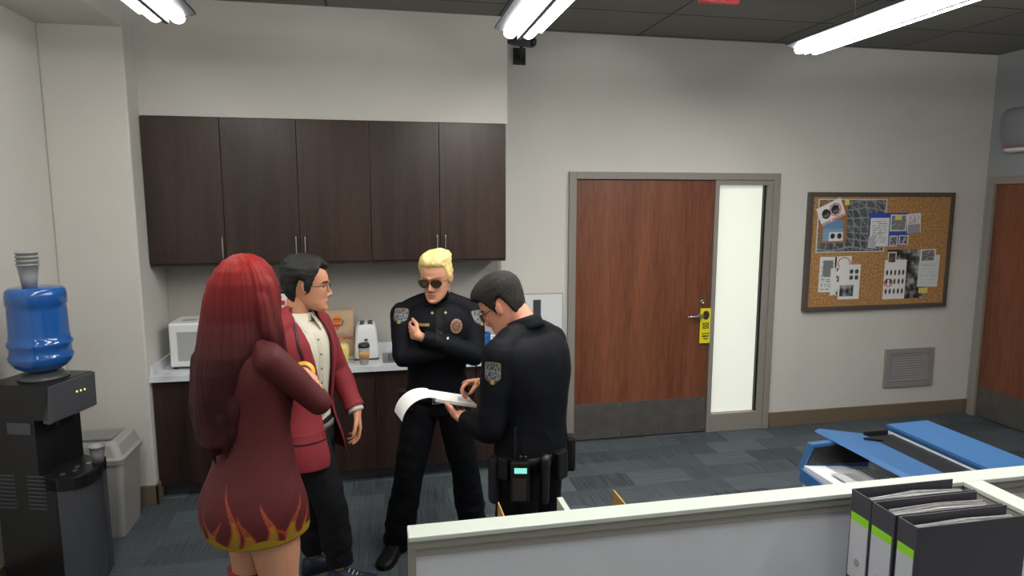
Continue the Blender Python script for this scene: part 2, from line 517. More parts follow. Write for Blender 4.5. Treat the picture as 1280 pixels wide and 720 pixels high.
part('glass_pane', B((2.932, 5.36, 0.165), (3.385, 5.372, 2.232)), M_PANE, d1)
bm = bmesh.new(); box(bm, (3.383, 5.33, 0.165), (3.401, 5.372, 2.232)); part('reveal_shade', bm, M_BLACKP, d1)  # black strip stands in for the shade beside the recessed glass
struct('wall_behind_door', B((1.5, 5.62, 0), (3.6, 5.64, 2.4)), M_WALL)

# yellow do-not-disturb hanger
hk = root('door_hanger', 'yellow door hanger tag with a round hole hanging from the lever handle', 'sign', (2.845, 5.30, 0.83))
def hang_col(u, v):
    c = (222, 214, 22)
    if 0.40 < v < 0.60 and 0.18 < u < 0.82:
        a, b = (u - .5) / .32, (v - .5) / .1
        if abs(abs(a) - abs(b)) < .22 or abs(math.hypot(a, b) - .75) < .13: return (70, 66, 14)
    for L in (0.27, 0.20, 0.13):
        if abs(v - L) < .018 and .15 + (.27 - L) < u < .85 - (.27 - L) and noise.noise(V((u * 40, L * 10, 0))) > -.25: return (60, 56, 16)
    if math.hypot((u - .5) / .28, (v - .80) / .13) < 1: return (60, 34, 24)
    return c
card('tag_card', 2.792, .835, 2.905, 1.150, 5.298, hang_col, hk, .0015, 34, 60, 0.0)

# side door on the east wall
d2 = tag(root('door_2', None, None, (5.72, 4.72, 0)), kind='structure')
bm = bmesh.new()
box(bm, (5.685, 5.205, 0), (5.83, 5.275, 2.32), .004); box(bm, (5.685, 4.165, 0), (5.83, 4.235, 2.32), .004); box(bm, (5.685, 4.235, 2.25), (5.83, 5.205, 2.32), .004)
part('door_frame', bm, M_GREY, d2)
lf = part('door_leaf', B((5.715, 4.235, 0.01), (5.76, 5.203, 2.252), .002), M_DOOR, d2)
part('kick_plate', B((5.711, 4.24, 0.012), (5.716, 5.198, 0.30), .001), M_KICK, lf)

# ---------------------------------------------------------------- ceiling lights
M_TUBE = mat('light_diffuser', (255, 255, 252), 0.4, emit=7.0)
M_FIX = mat('fixture_metal', (92, 98, 104), 0.4, 0.3)
LAMP = 50.0
def fixture(cx, y1, label, thin=0, gang=1.0, L=3.2, z=3.08):
    r = root('pendant_light', label, 'ceiling light', (cx, y1 - L / 2, z), 0, 'linear pendant lights')
    # curved body (opens downward)
    ring0 = []
    w = 0.15
    for i in range(13):
        t = -1 + 2 * i / 12; ring0.append((t * w, 0.022 * t * t - 0.0))
    for i in range(12, -1, -1):
        t = -1 + 2 * i / 12; ring0.append((t * w * 0.96, 0.075 - 0.035 * t * t))
    bm = bmesh.new()
    loft(bm, [[V((cx + a, yy, z + b)) for a, b in ring0] for yy in (y1, y1 - L)])
    for xa, xb, zb in ((-.013, .013, -.034),):
        box(bm, (cx + xa, y1 - L + .004, z + zb), (cx + xb, y1 - .004, z + .012))
    part('housing', bm, M_FIX, r)
    strips = [(-0.090, -0.024), (0.024, 0.090)] if not thin else ([(-0.090, -0.020), (0.020, 0.095)] if thin < 0 else [(-0.095, -0.020), (0.020, 0.090)])
    if thin < 0: strips.append((-0.138, -0.125))
    if thin > 0: strips.append((0.125, 0.138))
    tube_m = mat('light_diffuser', (255, 252, 244), 0.4, emit=LAMP * gang)
    for a, b in strips:
        bm = bmesh.new(); m_, hw = (a + b) / 2, (b - a) / 2
        zt = z + 0.022 * (m_ / w) ** 2 - .004
        prof = [V((cx + m_ + hw * math.cos(t), y1 - .012, zt - hw * .85 * math.sin(t))) for t in [PI * q / 10 for q in range(11)]]
        prism(bm, prof, (0, -(L - .024), 0))
        part('diffuser', bm, tube_m, r)
    for yy in (y1 - 0.45, y1 - L + 0.45):
        bm = bmesh.new(); tube(bm, [(cx, yy, z + .07), (cx, yy, ZC - .004)], .003, 8, False); part('hanging_wire', bm, M_CHROME, r)
    return r
fixture(-1.08, 4.02, 'leftmost pendant light, white tubes just left of the cabinets', -1, .44)
fixture(0.86, 3.98, 'middle pendant light ending above the security camera', 1, .85)
fixture(2.80, 4.02, 'right pendant light hanging in front of the door wall', 0, 1.35)
fixture(-1.08, 0.10, 'added unseen fill pendant behind the viewpoint on the left', 0, .35, 2.4)  # three extra unseen fixtures, added to brighten the near side
fixture(0.86, 0.10, 'added unseen fill pendant behind the viewpoint in the middle', 0, .35, 2.4)
fixture(2.80, 0.10, 'added unseen fill pendant behind the viewpoint on the right', 0, .35, 2.4)

es = root('exit_sign', 'red hanging sign at the ceiling in the top edge of the photo', 'sign', (1.9, 3.6, ZC))
part('sign_panel', B((1.86, 3.66, 3.235), (2.10, 3.70, 3.40), .004), M_RED, es)
bm = bmesh.new(); tube(bm, [(1.98, 3.68, 3.40), (1.98, 3.68, ZC)], .008, 8, False); part('sign_stem', bm, M_GREY, es)

# ---------------------------------------------------------------- upper cabinets
cw = 0.504
def seam_units(kind):
    units = [(0, 1), (1, 3), (3, 5)]
    up = kind == 'upper'
    names = ['single-door', 'double-door middle', 'double-door right-hand']
    for k, (a, b) in enumerate(units):
        x0, x1 = -1.55 + a * cw, -1.55 + b * cw
        if k == 0: x0 += 0.004
        lab = (['dark wood wall cabinet with one door, beside the pilaster', 'dark wood wall cabinet with two doors above the red haired woman and man', 'dark wood wall cabinet with two doors above the blond officer'] if up else
               ['dark wood base cabinet with one door under the microwave', 'dark wood base cabinet behind the man in the red blazer', 'dark wood base cabinet under the sink behind the two officers'])[k]
        r = root('wall_cabinet' if up else 'base_cabinet', lab, 'cabinet', ((x0 + x1) / 2, 5.1, 1.645 if up else 0), 0, 'wall cabinets' if up else 'base cabinets')
        if up:
            part('carcass', B((x0 + .001, 4.972, 1.655), (x1 - .001, 5.311, 2.668)), M_DARK, r)
            part('bottom_rail', B((x0 + .001, 4.962, 1.638), (x1 - .001, 5.30, 1.656), .003), M_DARK2, r)
        else:
            top = 0.858 if k < 2 else 0.72
            part('carcass', B((x0 + .001, 4.842, 0.10), (x1 - .001, 5.31, top)), M_DARK, r)
            part('toe_kick', B((x0 + .001, 4.93, 0), (x1 - .001, 5.30, 0.10)), M_TOE, r)
        for j in range(a, b):
            xa, xb = -1.55 + j * cw + .0018, -1.55 + (j + 1) * cw - .0018
            if j == 0: xa += .004
            if up:
                d = part('cabinet_door', B((xa, 4.95, 1.658), (xb, 4.971, 2.662), .0025), M_DARK, r)
                hx = xb - 0.022 if j in (0, 1, 3) else xa + 0.036
                if j == 0: hx = xb - 0.012
                bm = bmesh.new()
                tube(bm, [(hx, 4.95, 1.725), (hx, 4.925, 1.722), (hx, 4.922, 1.70)], .004, 8)
                tube(bm, [(hx, 4.922, 1.70), (hx, 4.920, 1.84)], .0055, 10)
                tube(bm, [(hx, 4.95, 1.815), (hx, 4.924, 1.815)], .004, 8)
                part('handle', bm, M_CHROME, d, True)
            else:
                part('cabinet_door', B((xa, 4.82, 0.102), (xb, 4.841, 0.857), .002), M_DARK, r)
seam_units('upper'); seam_units('base')
# worktop with a hole for the sink
wt = root('worktop', 'white marbled worktop running along the kitchenette under the wall cabinets', 'worktop', (-.27, 5.05, .86))
SX0, SX1, SY0, SY1 = 0.04, 0.52, 4.88, 5.17
bm = bmesh.new()
box(bm, (-1.55, 4.785, .86), (SX0, 5.31, .90)); box(bm, (SX1, 4.785, .86), (1.0, 5.31, .90))
box(bm, (SX0, 4.785, .86), (SX1, SY0, .90)); box(bm, (SX0, SY1, .86), (SX1, 5.31, .90))
part('slab', bm, M_COUNTER, wt)
bm = bmesh.new(); box(bm, (-1.53, 5.292, .90), (1.0, 5.311, .965), .003); box(bm, (-1.549, 4.80, .90), (-1.53, 5.311, .965), .003)
part('upstand', bm, M_COUNTER, wt)
sk = root('sink', 'stainless steel kitchen sink set into the worktop beside the toaster', 'sink', (.28, 5.02, .75))
bm = bmesh.new()
def rect_ring(x0, y0, x1, y1, z, r=.03, n=5):
    out = []
    for (cx, cy, a0) in ((x1 - r, y1 - r, 0), (x0 + r, y1 - r, PI / 2), (x0 + r, y0 + r, PI), (x1 - r, y0 + r, 3 * PI / 2)):
        for i in range(n): 
            a = a0 + PI / 2 * i / (n - 1); out.append(V((cx + r * math.cos(a), cy + r * math.sin(a), z)))
    return out
rr = [rect_ring(SX0 - .02, SY0 - .018, SX1 + .02, SY1 + .02, .901), rect_ring(SX0 - .02, SY0 - .018, SX1 + .02, SY1 + .02, .906), rect_ring(SX0 + .012, SY0 + .012, SX1 - .012, SY1 - .012, .905),
      rect_ring(SX0 + .018, SY0 + .018, SX1 - .018, SY1 - .018, .90), rect_ring(SX0 + .03, SY0 + .03, SX1 - .03, SY1 - .03, .765), rect_ring(SX0 + .06, SY0 + .06, SX1 - .06, SY1 - .06, .758)]
loft(bm, rr + [rect_ring(SX0 + .005, SY0 + .005, SX1 - .005, SY1 - .005, .752), rect_ring(SX0 + .004, SY0 + .004, SX1 - .004, SY1 - .004, .90)], cap=False)
bm.faces.new([bm.verts.new(p) for p in rr[-1]])
part('basin', bm, M_STEEL, sk)
bm = bmesh.new(); lathe(bm, [(0, 0), (.035, 0), (.033, .004), (.01, .003), (0, .003)], (.28, 5.02, .758), 24); part('drain', bm, M_CHROME, sk)

# ---------------------------------------------------------------- things on the worktop
ZT = 0.90
mw = root('microwave', 'white microwave oven at the left end of the worktop', 'microwave', (-1.22, 5.1, ZT))
bm = bmesh.new(); box(bm, (-1.465, 4.97, .915), (-.965, 5.28, 1.235), .012); part('body', bm, M_WHITEP, mw)
dr = part('oven_door', B((-1.455, 4.95, .925), (-1.085, 4.972, 1.225), .008), M_WHITEP, mw)
part('window', B((-1.405, 4.947, .965), (-1.135, 4.952, 1.175), .004), M_MWIN, dr)
part('door_handle', B((-1.115, 4.925, .96), (-1.100, 4.95, 1.19), .004), M_WHITEP, dr)
cp = part('control_panel', B((-1.08, 4.953, .925), (-.972, 4.972, 1.225), .004), M_WHITEP, mw)
for i in range(3):
    for j in range(4): part('button', B((-1.065 + i * .03, 4.948, .95 + j * .035), (-1.045 + i * .03, 4.954, .972 + j * .035), .002), M_MWIN, cp)
for x in (-1.44, -.99):
    for y in (5.0, 5.25): part('foot', B((x - .012, y - .012, ZT), (x + .012, y + .012, .916)), M_BLACKP, mw)
part('top_grille', B((-1.40, 5.06, 1.2345), (-1.30, 5.12, 1.2365)), M_MWIN, mw)

cm = root('coffee_maker', 'white coffee maker with black lid and red switch behind the dark haired man', 'coffee maker', (-.72, 5.15, ZT))
bm = bmesh.new(); box(bm, (-.84, 5.02, ZT), (-.62, 5.28, .95), .008); box(bm, (-.84, 5.17, .95), (-.62, 5.28, 1.30), .008); box(bm, (-.84, 5.03, 1.27), (-.62, 5.28, 1.42), .012); part('body', bm, M_WHITEP, cm)
part('lid', B((-.845, 5.025, 1.418), (-.615, 5.285, 1.45), .01), M_BLACKP, cm)
part('switch', B((-.70, 5.022, 1.335), (-.675, 5.032, 1.37), .003), M_RED, cm)
bm = bmesh.new(); lathe(bm, [(0, 0), (.065, 0), (.075, .05), (.07, .12), (.05, .15), (.055, .17), (0, .17)], (-.73, 5.10, .955), 28); part('carafe', bm, mat('dark_glass', (30, 22, 18), .1), cm, True)

# paper bag
bg = root('paper_bag', 'tall brown paper food bag with a burger logo standing behind the yellow carton', 'bag', (-.30, 5.2, ZT))
M_KRAFT = mat('kraft_paper', (186, 158, 130), .8, bump=.1, bscale=25, var=.06, vscale=8)
bm = bmesh.new()
n = 12
bx0, bx1, by0, by1 = -.415, -.195, 5.12, 5.24
def bagring(z, k, cr=0):
    m = (by0 + by1) / 2; hy = (by1 - by0) / 2 * k
    return [V((bx0, m - hy, z)), V(((bx0 + bx1) / 2, m - hy - cr, z)), V((bx1, m - hy, z)), V((bx1 - cr * 2, m, z)), V((bx1, m + hy, z)), V(((bx0 + bx1) / 2, m + hy, z)), V((bx0, m + hy, z)), V((bx0 + cr * 2, m, z))]
loft(bm, [bagring(ZT + .001, 1), bagring(ZT + .1, 1, .003), bagring(ZT + .2, .95, .006), bagring(ZT + .3, .75, .012), bagring(ZT + .345, .62, .012), bagring(ZT + .366, .6, .012)])
part('bag_body', bm, M_KRAFT, bg)
dg_ = B((-.4, 5.18, ZT), (-.2, 5.19, ZT + .1)); dg_.free()
def logo(u, v):
    a, b = (u - .5) * 2, (v - .5) * 2
    r = math.hypot(a / .52, (b - .42) / .46)
    if r < 1:
        if abs(b - .30) < .05 or abs(b - .50) < .05: return (150, 50, 30)
        return (214, 128, 40)
    if b < -.62 + .0: return (186, 158, 130)
    if abs(a) < .08 and -.6 < b < .1: return (176, 40, 36)
    if 0.1 > b > -.25 and abs(abs(a) - .22) < .09: return (176, 40, 36)
    if abs(math.hypot(a / .78, (b - .30) / .60) - .93) < .09 and b < .45: return (84, 56, 44)
    if math.hypot(a / .7, (b - .3) / .55) < .9 and b < 0: return (176, 40, 36)
    return None
bm = bmesh.new(); cols = []
N = 44; gx0, gx1, gz0, gz1 = -.375, -.255, 1.085, 1.235; g = []
def bagy(z):
    t = [(0, 1), (.1, 1), (.2, .95), (.3, .75), (.345, .62), (.366, .6)]
    zz = z - ZT
    for (a, ka), (b, kb) in zip(t, t[1:]):
        if a <= zz <= b:
            k = ka + (kb - ka) * (zz - a) / (b - a); return (by0 + by1) / 2 - (by1 - by0) / 2 * k
    return by0
for j in range(N + 1):
    row = []
    for i in range(N + 1):
        x = gx0 + (gx1 - gx0) * i / N; z = gz0 + (gz1 - gz0) * j / N
        row.append(bm.verts.new((x, bagy(z) - .0145, z))); cols.append(lin(logo(i / N, j / N) or (186, 158, 130)))
    g.append(row)
for j in range(N):
    for i in range(N):
        if logo((i + .5) / N, (j + .5) / N): bm.faces.new((g[j][i], g[j][i + 1], g[j + 1][i + 1], g[j + 1][i]))
bmesh.ops.solidify  # noqa
me = bpy.data.meshes.new('logo'); bm.to_mesh(me); bm.free(); set_cols(me, cols); link('logo', me, M_PRINT, bg)
tm = text_mesh('Burger Shot', .043, .0008)
tm.transform(Matrix.Translation((-.305, bagy(1.055) - .010, 1.055)) @ Matrix.Rotation(PI / 2, 4, 'X'))
link('lettering', tm, mat('logo_red', (176, 44, 40), .7), bg)

yc = root('burger_carton', 'small yellow food carton in front of the paper bag', 'food carton', (-.26, 4.93, ZT))
M_YEL = mat('yellow_card', (222, 204, 120), .6, var=.06, vscale=30)
bm = bmesh.new()
loft(bm, [rect_ring(-.335, 4.885, -.235, 4.985, ZT + .001, .006, 3), rect_ring(-.345, 4.875, -.225, 4.995, ZT + .075, .006, 3)]); part('tray', bm, M_YEL, yc)
bm = bmesh.new()
loft(bm, [rect_ring(-.346, 4.874, -.224, 4.996, ZT + .076, .006, 3), rect_ring(-.34, 4.88, -.23, 4.99, ZT + .12, .008, 3), rect_ring(-.325, 4.895, -.245, 4.975, ZT + .145, .008, 3)]); part('lid', bm, M_YEL, yc)

ts = root('toaster', 'white two-slot toaster with sloping sides behind the takeaway cup', 'toaster', (-.1, 5.08, ZT))
bm = bmesh.new()
def tring(z, k): return rect_ring(-.19 + k, 4.985 + k * .6, -.01 - k, 5.215 - k * .6, z, .03, 6)
loft(bm, [tring(ZT + .012, 0), tring(ZT + .05, .0), tring(ZT + .16, .008), tring(ZT + .235, .016), tring(ZT + .262, .026), tring(ZT + .27, .045)])
part('body', bm, M_WHITEP, ts, False)
part('base', B((-.192, 4.983, ZT), (-.008, 5.217, ZT + .014), .004), M_COOLG, ts)
for x in (-.145, -.085): part('slot', B((x, 5.02, ZT + .262), (x + .034, 5.18, ZT + .2725), .002), M_BLACKP, ts)
part('lever', B((-.112, 4.965, ZT + .15), (-.088, 4.99, ZT + .165), .003), M_COOLG, ts)

cc = root('takeaway_cup', 'paper coffee cup with black lid and brown sleeve in front of the toaster', 'cup', (-.115, 4.86, ZT))
bm = bmesh.new(); lathe(bm, [(0, 0), (.030, 0), (.031, .004), (.040, .132), (0, .132)], (-.115, 4.86, ZT + .001), 32); part('cup_body', bm, mat('cup_grey', (150, 152, 156), .5), cc, True)
bm = bmesh.new(); lathe(bm, [(.0345, .045), (.0365, .045), (.0415, .10), (.0392, .10)], (-.115, 4.86, ZT), 32); part('sleeve', bm, mat('sleeve_card', (196, 152, 98), .8), cc, True)
bm = bmesh.new(); lathe(bm, [(0, .13), (.043, .13), (.044, .136), (.042, .142), (.040, .155), (.034, .157), (.033, .153), (0, .153)], (-.115, 4.86, ZT), 32); part('lid', bm, M_BLACKP, cc, True)

nd = root('dish', 'small shallow white dish between the yellow carton and the toaster', 'dish', (-.215, 5.05, ZT))
bm = bmesh.new(); lathe(bm, [(0, .001), (.03, .001), (.045, .012), (.043, .012), (.028, .005), (0, .005)], (-.215, 5.055, ZT), 28); part('bowl', bm, M_WHITEP, nd, True)

mg = root('mug', 'large blue mug with a white handle on the worktop between the two officers', 'mug', (.80, 5.05, ZT))
bm = bmesh.new(); lathe(bm, [(0, .002), (.052, .002), (.056, .008), (.060, .14), (.060, .165), (.055, .165), (.052, .012), (0, .012)], (.80, 5.03, ZT), 36); part('mug_body', bm, mat('blue_glaze', (30, 92, 160), .25), mg, True)
bm = bmesh.new(); tube(bm, [(.857, 5.01, ZT + .14), (.885, 5.0, ZT + .145), (.90, 4.995, ZT + .10), (.888, 5.0, ZT + .05), (.855, 5.01, ZT + .04)], .009, 12); part('handle', bm, M_WHITEP, mg, True)

# ---------------------------------------------------------------- on the walls
wf = root('wall_chart', 'white framed chart with red and dark blocks on the wall beside the door', 'poster', (1.34, 5.32, .9))
part('frame', B((1.135, 5.302, .72), (1.53, 5.319, 1.325), .003), mat('chart_frame', (150, 152, 156), .4), wf)
def chart(u, v):
    if .66 < v < .90 and .10 < u < .17 or (.55 < v < .78 and .26 < u < .31): return (190, 70, 70)
    if .62 < v < .92 and .33 < u < .52: return (60, 58, 66)
    if .60 < v < .68 and .42 < u < .52: return (150, 50, 56)
    if abs(u - .07) < .008 or abs(u - .93) < .008 or abs(v - .96) < .006 or abs(v - .04) < .006: return (176, 178, 182)
    return (214, 217, 220)
card('chart_sheet', 1.143, .728, 1.522, 1.317, 5.3015, chart, wf, .0012, 50, 60)

sc = root('security_camera', 'dark security camera on a bracket high in the corner above the door wall', 'camera', (1.17, 5.32, 3.25))
part('wall_plate', B((1.10, 5.30, 3.17), (1.20, 5.319, 3.30), .004), M_BLACKP, sc)
bm = bmesh.new(); tube(bm, [(1.15, 5.30, 3.22), (1.14, 5.22, 3.23), (1.13, 5.14, 3.27)], .014, 12); tube(bm, [(1.19, 5.30, 3.18), (1.16, 5.20, 3.26)], .006, 8); part('bracket', bm, M_BLACKP, sc, True)
rot = Matrix.Rotation(math.radians(-62), 3, 'Z') @ Matrix.Rotation(math.radians(10), 3, 'X')
rot = Matrix.Rotation(math.radians(52), 3, 'Z') @ Matrix.Rotation(math.radians(12), 3, 'X')
cb = part('camera_body', B((1.07, 4.98, 3.265), (1.15, 5.18, 3.335), .008, rot), M_COOLG, sc)
part('sun_hood', B((1.06, 4.965, 3.336), (1.16, 5.19, 3.343), .002, rot), M_STEEL, cb)
bm = bmesh.new(); lathe(bm, [(0, 0), (.028, 0), (.028, .02), (.02, .022), (0, .018)], (0, 0, 0), 20, Matrix.Translation((1.188, 5.015, 3.28)) @ Matrix.Rotation(math.radians(52), 4, 'Z') @ Matrix.Rotation(math.radians(102), 4, 'X')); part('lens', bm, M_BLACKP, cb, True)

vt = root('wall_vent', 'grey louvred air vent low on the wall below the cork board', 'vent', (5.0, 5.32, .5))
bm = bmesh.new()
box(bm, (4.735, 5.296, .31), (4.80, 5.319, .685), .003); box(bm, (5.215, 5.296, .31), (5.28, 5.319, .685), .003)
box(bm, (4.80, 5.296, .31), (5.215, 5.319, .365), .003); box(bm, (4.80, 5.296, .635), (5.215, 5.319, .685), .003)
part('frame', bm, mat('vent_grey', (140, 138, 136), .5), vt)
part('backing', B((4.80, 5.314, .365), (5.215, 5.319, .635)), M_BLACKP, vt)
bm = bmesh.new(); rx = Matrix.Rotation(math.radians(-38), 3, 'X')
for i in range(11): box(bm, (4.802, 5.3045, .368 + i * .0245), (5.213, 5.3065, .391 + i * .0245), 0, rx)
part('louvres', bm, mat('vent_slats', (150, 150, 154), .45), vt)

dp = root('soap_dispenser', 'grey rounded dispenser on the side wall above the right-hand door', 'dispenser', (5.72, 4.98, 2.7))
bm = bmesh.new()
rings = []
for z, dep, hw in ((2.56, .08, .14), (2.60, .12, .17), (2.72, .15, .19), (2.86, .145, .185), (2.91, .12, .17), (2.925, .08, .14)):
    rings.append(ell(V((5.718, 4.98, z)), V((0, -1, 0)), V((-1, 0, 0)), hw, dep, 24, .7, .0))
loft(bm, rings); part('cover', bm, mat('dispenser_grey', (128, 130, 138), .35), dp, True)
bm = bmesh.new(); rings = [ell(V((5.718, 4.98, z)), V((0, -1, 0)), V((-1, 0, 0)), hw, dep, 24, .7, .0) for z, dep, hw in ((2.53, .07, .12), (2.545, .10, .15), (2.565, .11, .155))]
loft(bm, rings); part('nozzle_tray', bm, M_WHITEP, dp, True)
part('red_strip', B((5.59, 4.88, 2.575), (5.603, 5.08, 2.582), .001), M_RED, dp)

# cork board and everything pinned to it
cbd = root('cork_board', 'cork notice board in a dark frame covered with pinned papers', 'notice board', (4.57, 5.32, 1.6))
part('cork_panel', B((3.83, 5.285, 1.12), (5.315, 5.319, 2.145)), M_CORK, cbd)
bm = bmesh.new()
box(bm, (3.805, 5.272, 1.09), (3.845, 5.319, 2.172), .003); box(bm, (5.30, 5.272, 1.09), (5.34, 5.319, 2.172), .003)
box(bm, (3.845, 5.272, 1.09), (5.30, 5.319, 1.128), .003); box(bm, (3.845, 5.272, 2.134), (5.30, 5.319, 2.172), .003)
part('frame', bm, M_BOARDF, cbd)
def bx(cx, cy):   # place on the board from a 900x720 sketch of it
    u = (cx - 38 + (cy - 22) * 0.038) / (858 - 38 - 0.0) ; v = (cy - 25) / (690 - 25)
    return (3.805 + 1.535 * u, 2.172 - 1.082 * v)
def n2(u, v, s=8, o=0.0): return noise.noise(V((u * s, v * s, o)))
def white(u, v): return (222, 222, 220)
def doc(lines=12, ink=(120, 122, 126), bg=(218, 220, 220)):
    def f(u, v):
        k = v * lines
        if .12 < u < .88 and .08 < v < .92 and (k % 1) < .35 and n2(u, math.floor(k), 9, 3.3) > -.15: return ink
        return bg
    return f
def citymap(u, v):
    if u < .015 or u > .985 or v < .02 or v > .98: return (206, 206, 200)
    a = u * 9 + .6 * n2(u, v, 2.5); b = v * 7 + .8 * n2(u, v, 2.2, 5)
    a2 = (u + v) * 5 + n2(u, v, 2, 9)
    if abs(a % 1 - .5) < .06 or abs(b % 1 - .5) < .07 or abs(a2 % 1 - .5) < .05: return (142, 146, 150)
    t = n2(u, v, 3, 2); return (70, 74, 78) if t > 0 else (86, 90, 94)
def heads(u, v):
    for cx in (.3, .68):
        d = math.hypot((u - cx) / .17, (v - .52) / .26)
        if d < 1: return (40, 36, 38) if v > .5 or d > .75 else (110, 100, 98)
        if cx == .68 and abs(d - 1.25) < .1: return (200, 50, 60)
    if v < .14 and (u * 14) % 1 < .6: return (190, 90, 90)
    return (226, 226, 226)
def bluephoto(u, v):
    if v < .42 and u > .3:
        for cx in (.48, .82):
            if math.hypot((u - cx) / .12, (v - .24) / .13) < 1: return (40, 40, 44)
        return (214, 216, 218)
    return (118, 160, 202) if v < .6 else (104, 140, 180)
def photo(seed, lo=(50, 50, 54), hi=(170, 170, 172), border=.07, s=5):
    def f(u, v):
        if min(u, 1 - u, v, 1 - v) < border: return (222, 222, 222)
        t = min(1, max(0, .5 + 1.1 * n2(u, v * 1.3, s, seed))); return tuple(a + (b - a) * t for a, b in zip(lo, hi))
    return f
def redcircle(u, v):
    d = math.hypot((u - .55) / .36, (v - .55) / .36)
    if abs(d - 1) < .09: return (206, 90, 96)
    return doc(9)(u, v) if v < .3 else (220, 220, 218)
def blotmap(u, v):
    t = n2(u, v, 2.6, 21) + .4 * n2(u, v, 8, 4)
    if t > .12 and .08 < u < .75: return (66, 66, 70)
    return (222, 222, 220)
def facerow(u, v):
    if u > .45 and v > .5:
        for cx in (.58, .82):
            for cy in (.62, .8):
                if math.hypot((u - cx) / .09, (v - cy) / .07) < 1: return (70, 68, 70)
    if .08 < v < .42 and .05 < u < .72: return photo(7, (30, 30, 34), (160, 160, 162), 0)(u, v)
    return (222, 222, 222)
def figures(u, v):
    for r, cy in enumerate((.2, .45, .68)):
        for i in range(5):
            if math.hypot((u - .13 - i * .185) / .05, (v - cy) / .07) < 1: return (64, 62, 66)
    for c in (.22,):
        if abs(math.hypot((u - c) / .18, (v - .42) / .09) - 1) < .16: return (200, 70, 80)
    return (222, 222, 222)
def diagonal(u, v):
    t = n2(u + v * .6, v - u * .4, 4, 12) + .5 * n2(u, v, 13, 2)
    k = min(1, max(0, .35 + 1.2 * t)); return (28 + 150 * k,) * 3
plain = lambda c: (lambda u, v: c)
sheets = [
 ('city_map', 80, 62, 462, 360, citymap, 0, 0, 'dark street map print, the largest sheet, top left of the cork board', 'map', 90),
 ('envelope', 95, 78, 243, 308, plain((150, 108, 64)), 1, 0, 'brown card backing pinned over the street map', 'paper', 4),
 ('photo', 112, 180, 222, 296, bluephoto, 2, .02, 'light blue picture sheet with two small faces, on the brown card', 'photo', 36),
 ('wanted_notice', 82, 82, 222, 186, heads, 3, .42, 'tilted white notice with two dark heads and a red ring, top left corner', 'notice', 40),
 ('sticky_note', 228, 62, 252, 96, plain((220, 206, 110)), 2, 0, 'tiny yellow note at the top edge of the street map', 'note', 3),
 ('folder', 366, 140, 592, 326, plain((48, 76, 166)), 1, 0, 'royal blue folder sheet pinned beside the street map', 'folder', 4),
 ('letter', 372, 168, 478, 330, doc(14), 2, .01, 'white typed letter on the blue folder', 'letter', 40),
 ('photo', 486, 150, 580, 244, photo(3.1, (110, 110, 112), (150, 150, 150)), 2, 0, 'grey photo under a yellow note on the blue folder', 'photo', 24),
 ('sticky_note', 512, 152, 550, 180, plain((224, 208, 96)), 3, .05, 'yellow sticky note on the grey photo of the blue folder', 'note', 3),
 ('leaflet', 582, 144, 660, 256, lambda u, v: (150, 150, 158) if v < .45 and .06 < u < .94 else doc(10, (190, 150, 170))(u, v), 3, .07, 'pale sheet with a grey lower half at the right of the blue folder', 'paper', 30),
 ('photo', 484, 270, 530, 330, photo(8.1), 2, 0, 'small grey snapshot at the bottom of the blue folder, left of its pair', 'photo', 16),
 ('photo', 538, 268, 593, 322, photo(5.7), 2, -.02, 'small square snapshot at the bottom right of the blue folder', 'photo', 16),
 ('receipt', 362, 272, 408, 338, doc(8, (140, 130, 150), (196, 190, 200)), 3, -.03, 'small lilac slip over the lower left corner of the typed letter', 'paper', 20),
 ('report_page', 96, 384, 188, 584, lambda u, v: (120, 124, 126) if (.45 < v < .9 and .2 < u < .8) else doc(14)(u, v), 1, -.01, 'white page with a grey block, leftmost in the lower left cluster', 'paper', 36),
 ('marked_page', 182, 382, 274, 470, redcircle, 1, 0, 'white page marked with a red circle in the lower left cluster', 'paper', 44),
 ('sketch_map', 158, 448, 262, 602, blotmap, 2, .03, 'white page with a dark blot shaped map in the lower left cluster', 'paper', 40),
 ('face_sheet', 204, 430, 322, 628, facerow, 3, 0, 'white page with faces above a dark photo, lowest in the left cluster', 'paper', 40),
 ('aerial_photo', 474, 350, 712, 634, diagonal, 1, 0, 'black and white aerial photo, the large sheet at lower right', 'photo', 60),
 ('lineup_sheet', 460, 408, 586, 636, figures, 2, 0, 'white sheet with rows of small dark figures at lower right', 'paper', 60),
 ('portrait', 478, 362, 527, 428, photo(14.2, (30, 30, 32), (150, 110, 110)), 3, 0, 'small dark portrait above the sheet of figures', 'photo', 16),
 ('form', 660, 384, 780, 570, doc(9, (188, 194, 196), (206, 212, 212)), 2, -.02, 'pale blank form at the right of the aerial photo', 'paper', 30),
 ('photo', 668, 350, 757, 422, photo(17.7, (90, 90, 92), (160, 160, 160)), 3, 0, 'grey landscape photo above the pale form', 'photo', 20),
 ('sticky_note', 664, 574, 717, 606, plain((214, 200, 106)), 3, 0, 'yellow sticky note under the pale form', 'note', 3),
]
for nm, a, b_, c_, d_, fn, lay, ang, lab, cat, res in sheets:
    x0, z1 = bx(a, b_); x1, z0 = bx(c_, d_)
    mx = bx((a + c_) / 2, (b_ + d_) / 2)[0]; hw = (c_ - a) / 820 * 1.535 / 2
    yy = 5.2845 - lay * .0022
    o = card(nm, mx - hw, z0, mx + hw, z1, yy, fn, None, .0012, res, res, ang)
    own_origin(o, (mx, yy, (z0 + z1) / 2)); tag(o, lab, cat, 'papers pinned on the cork board')
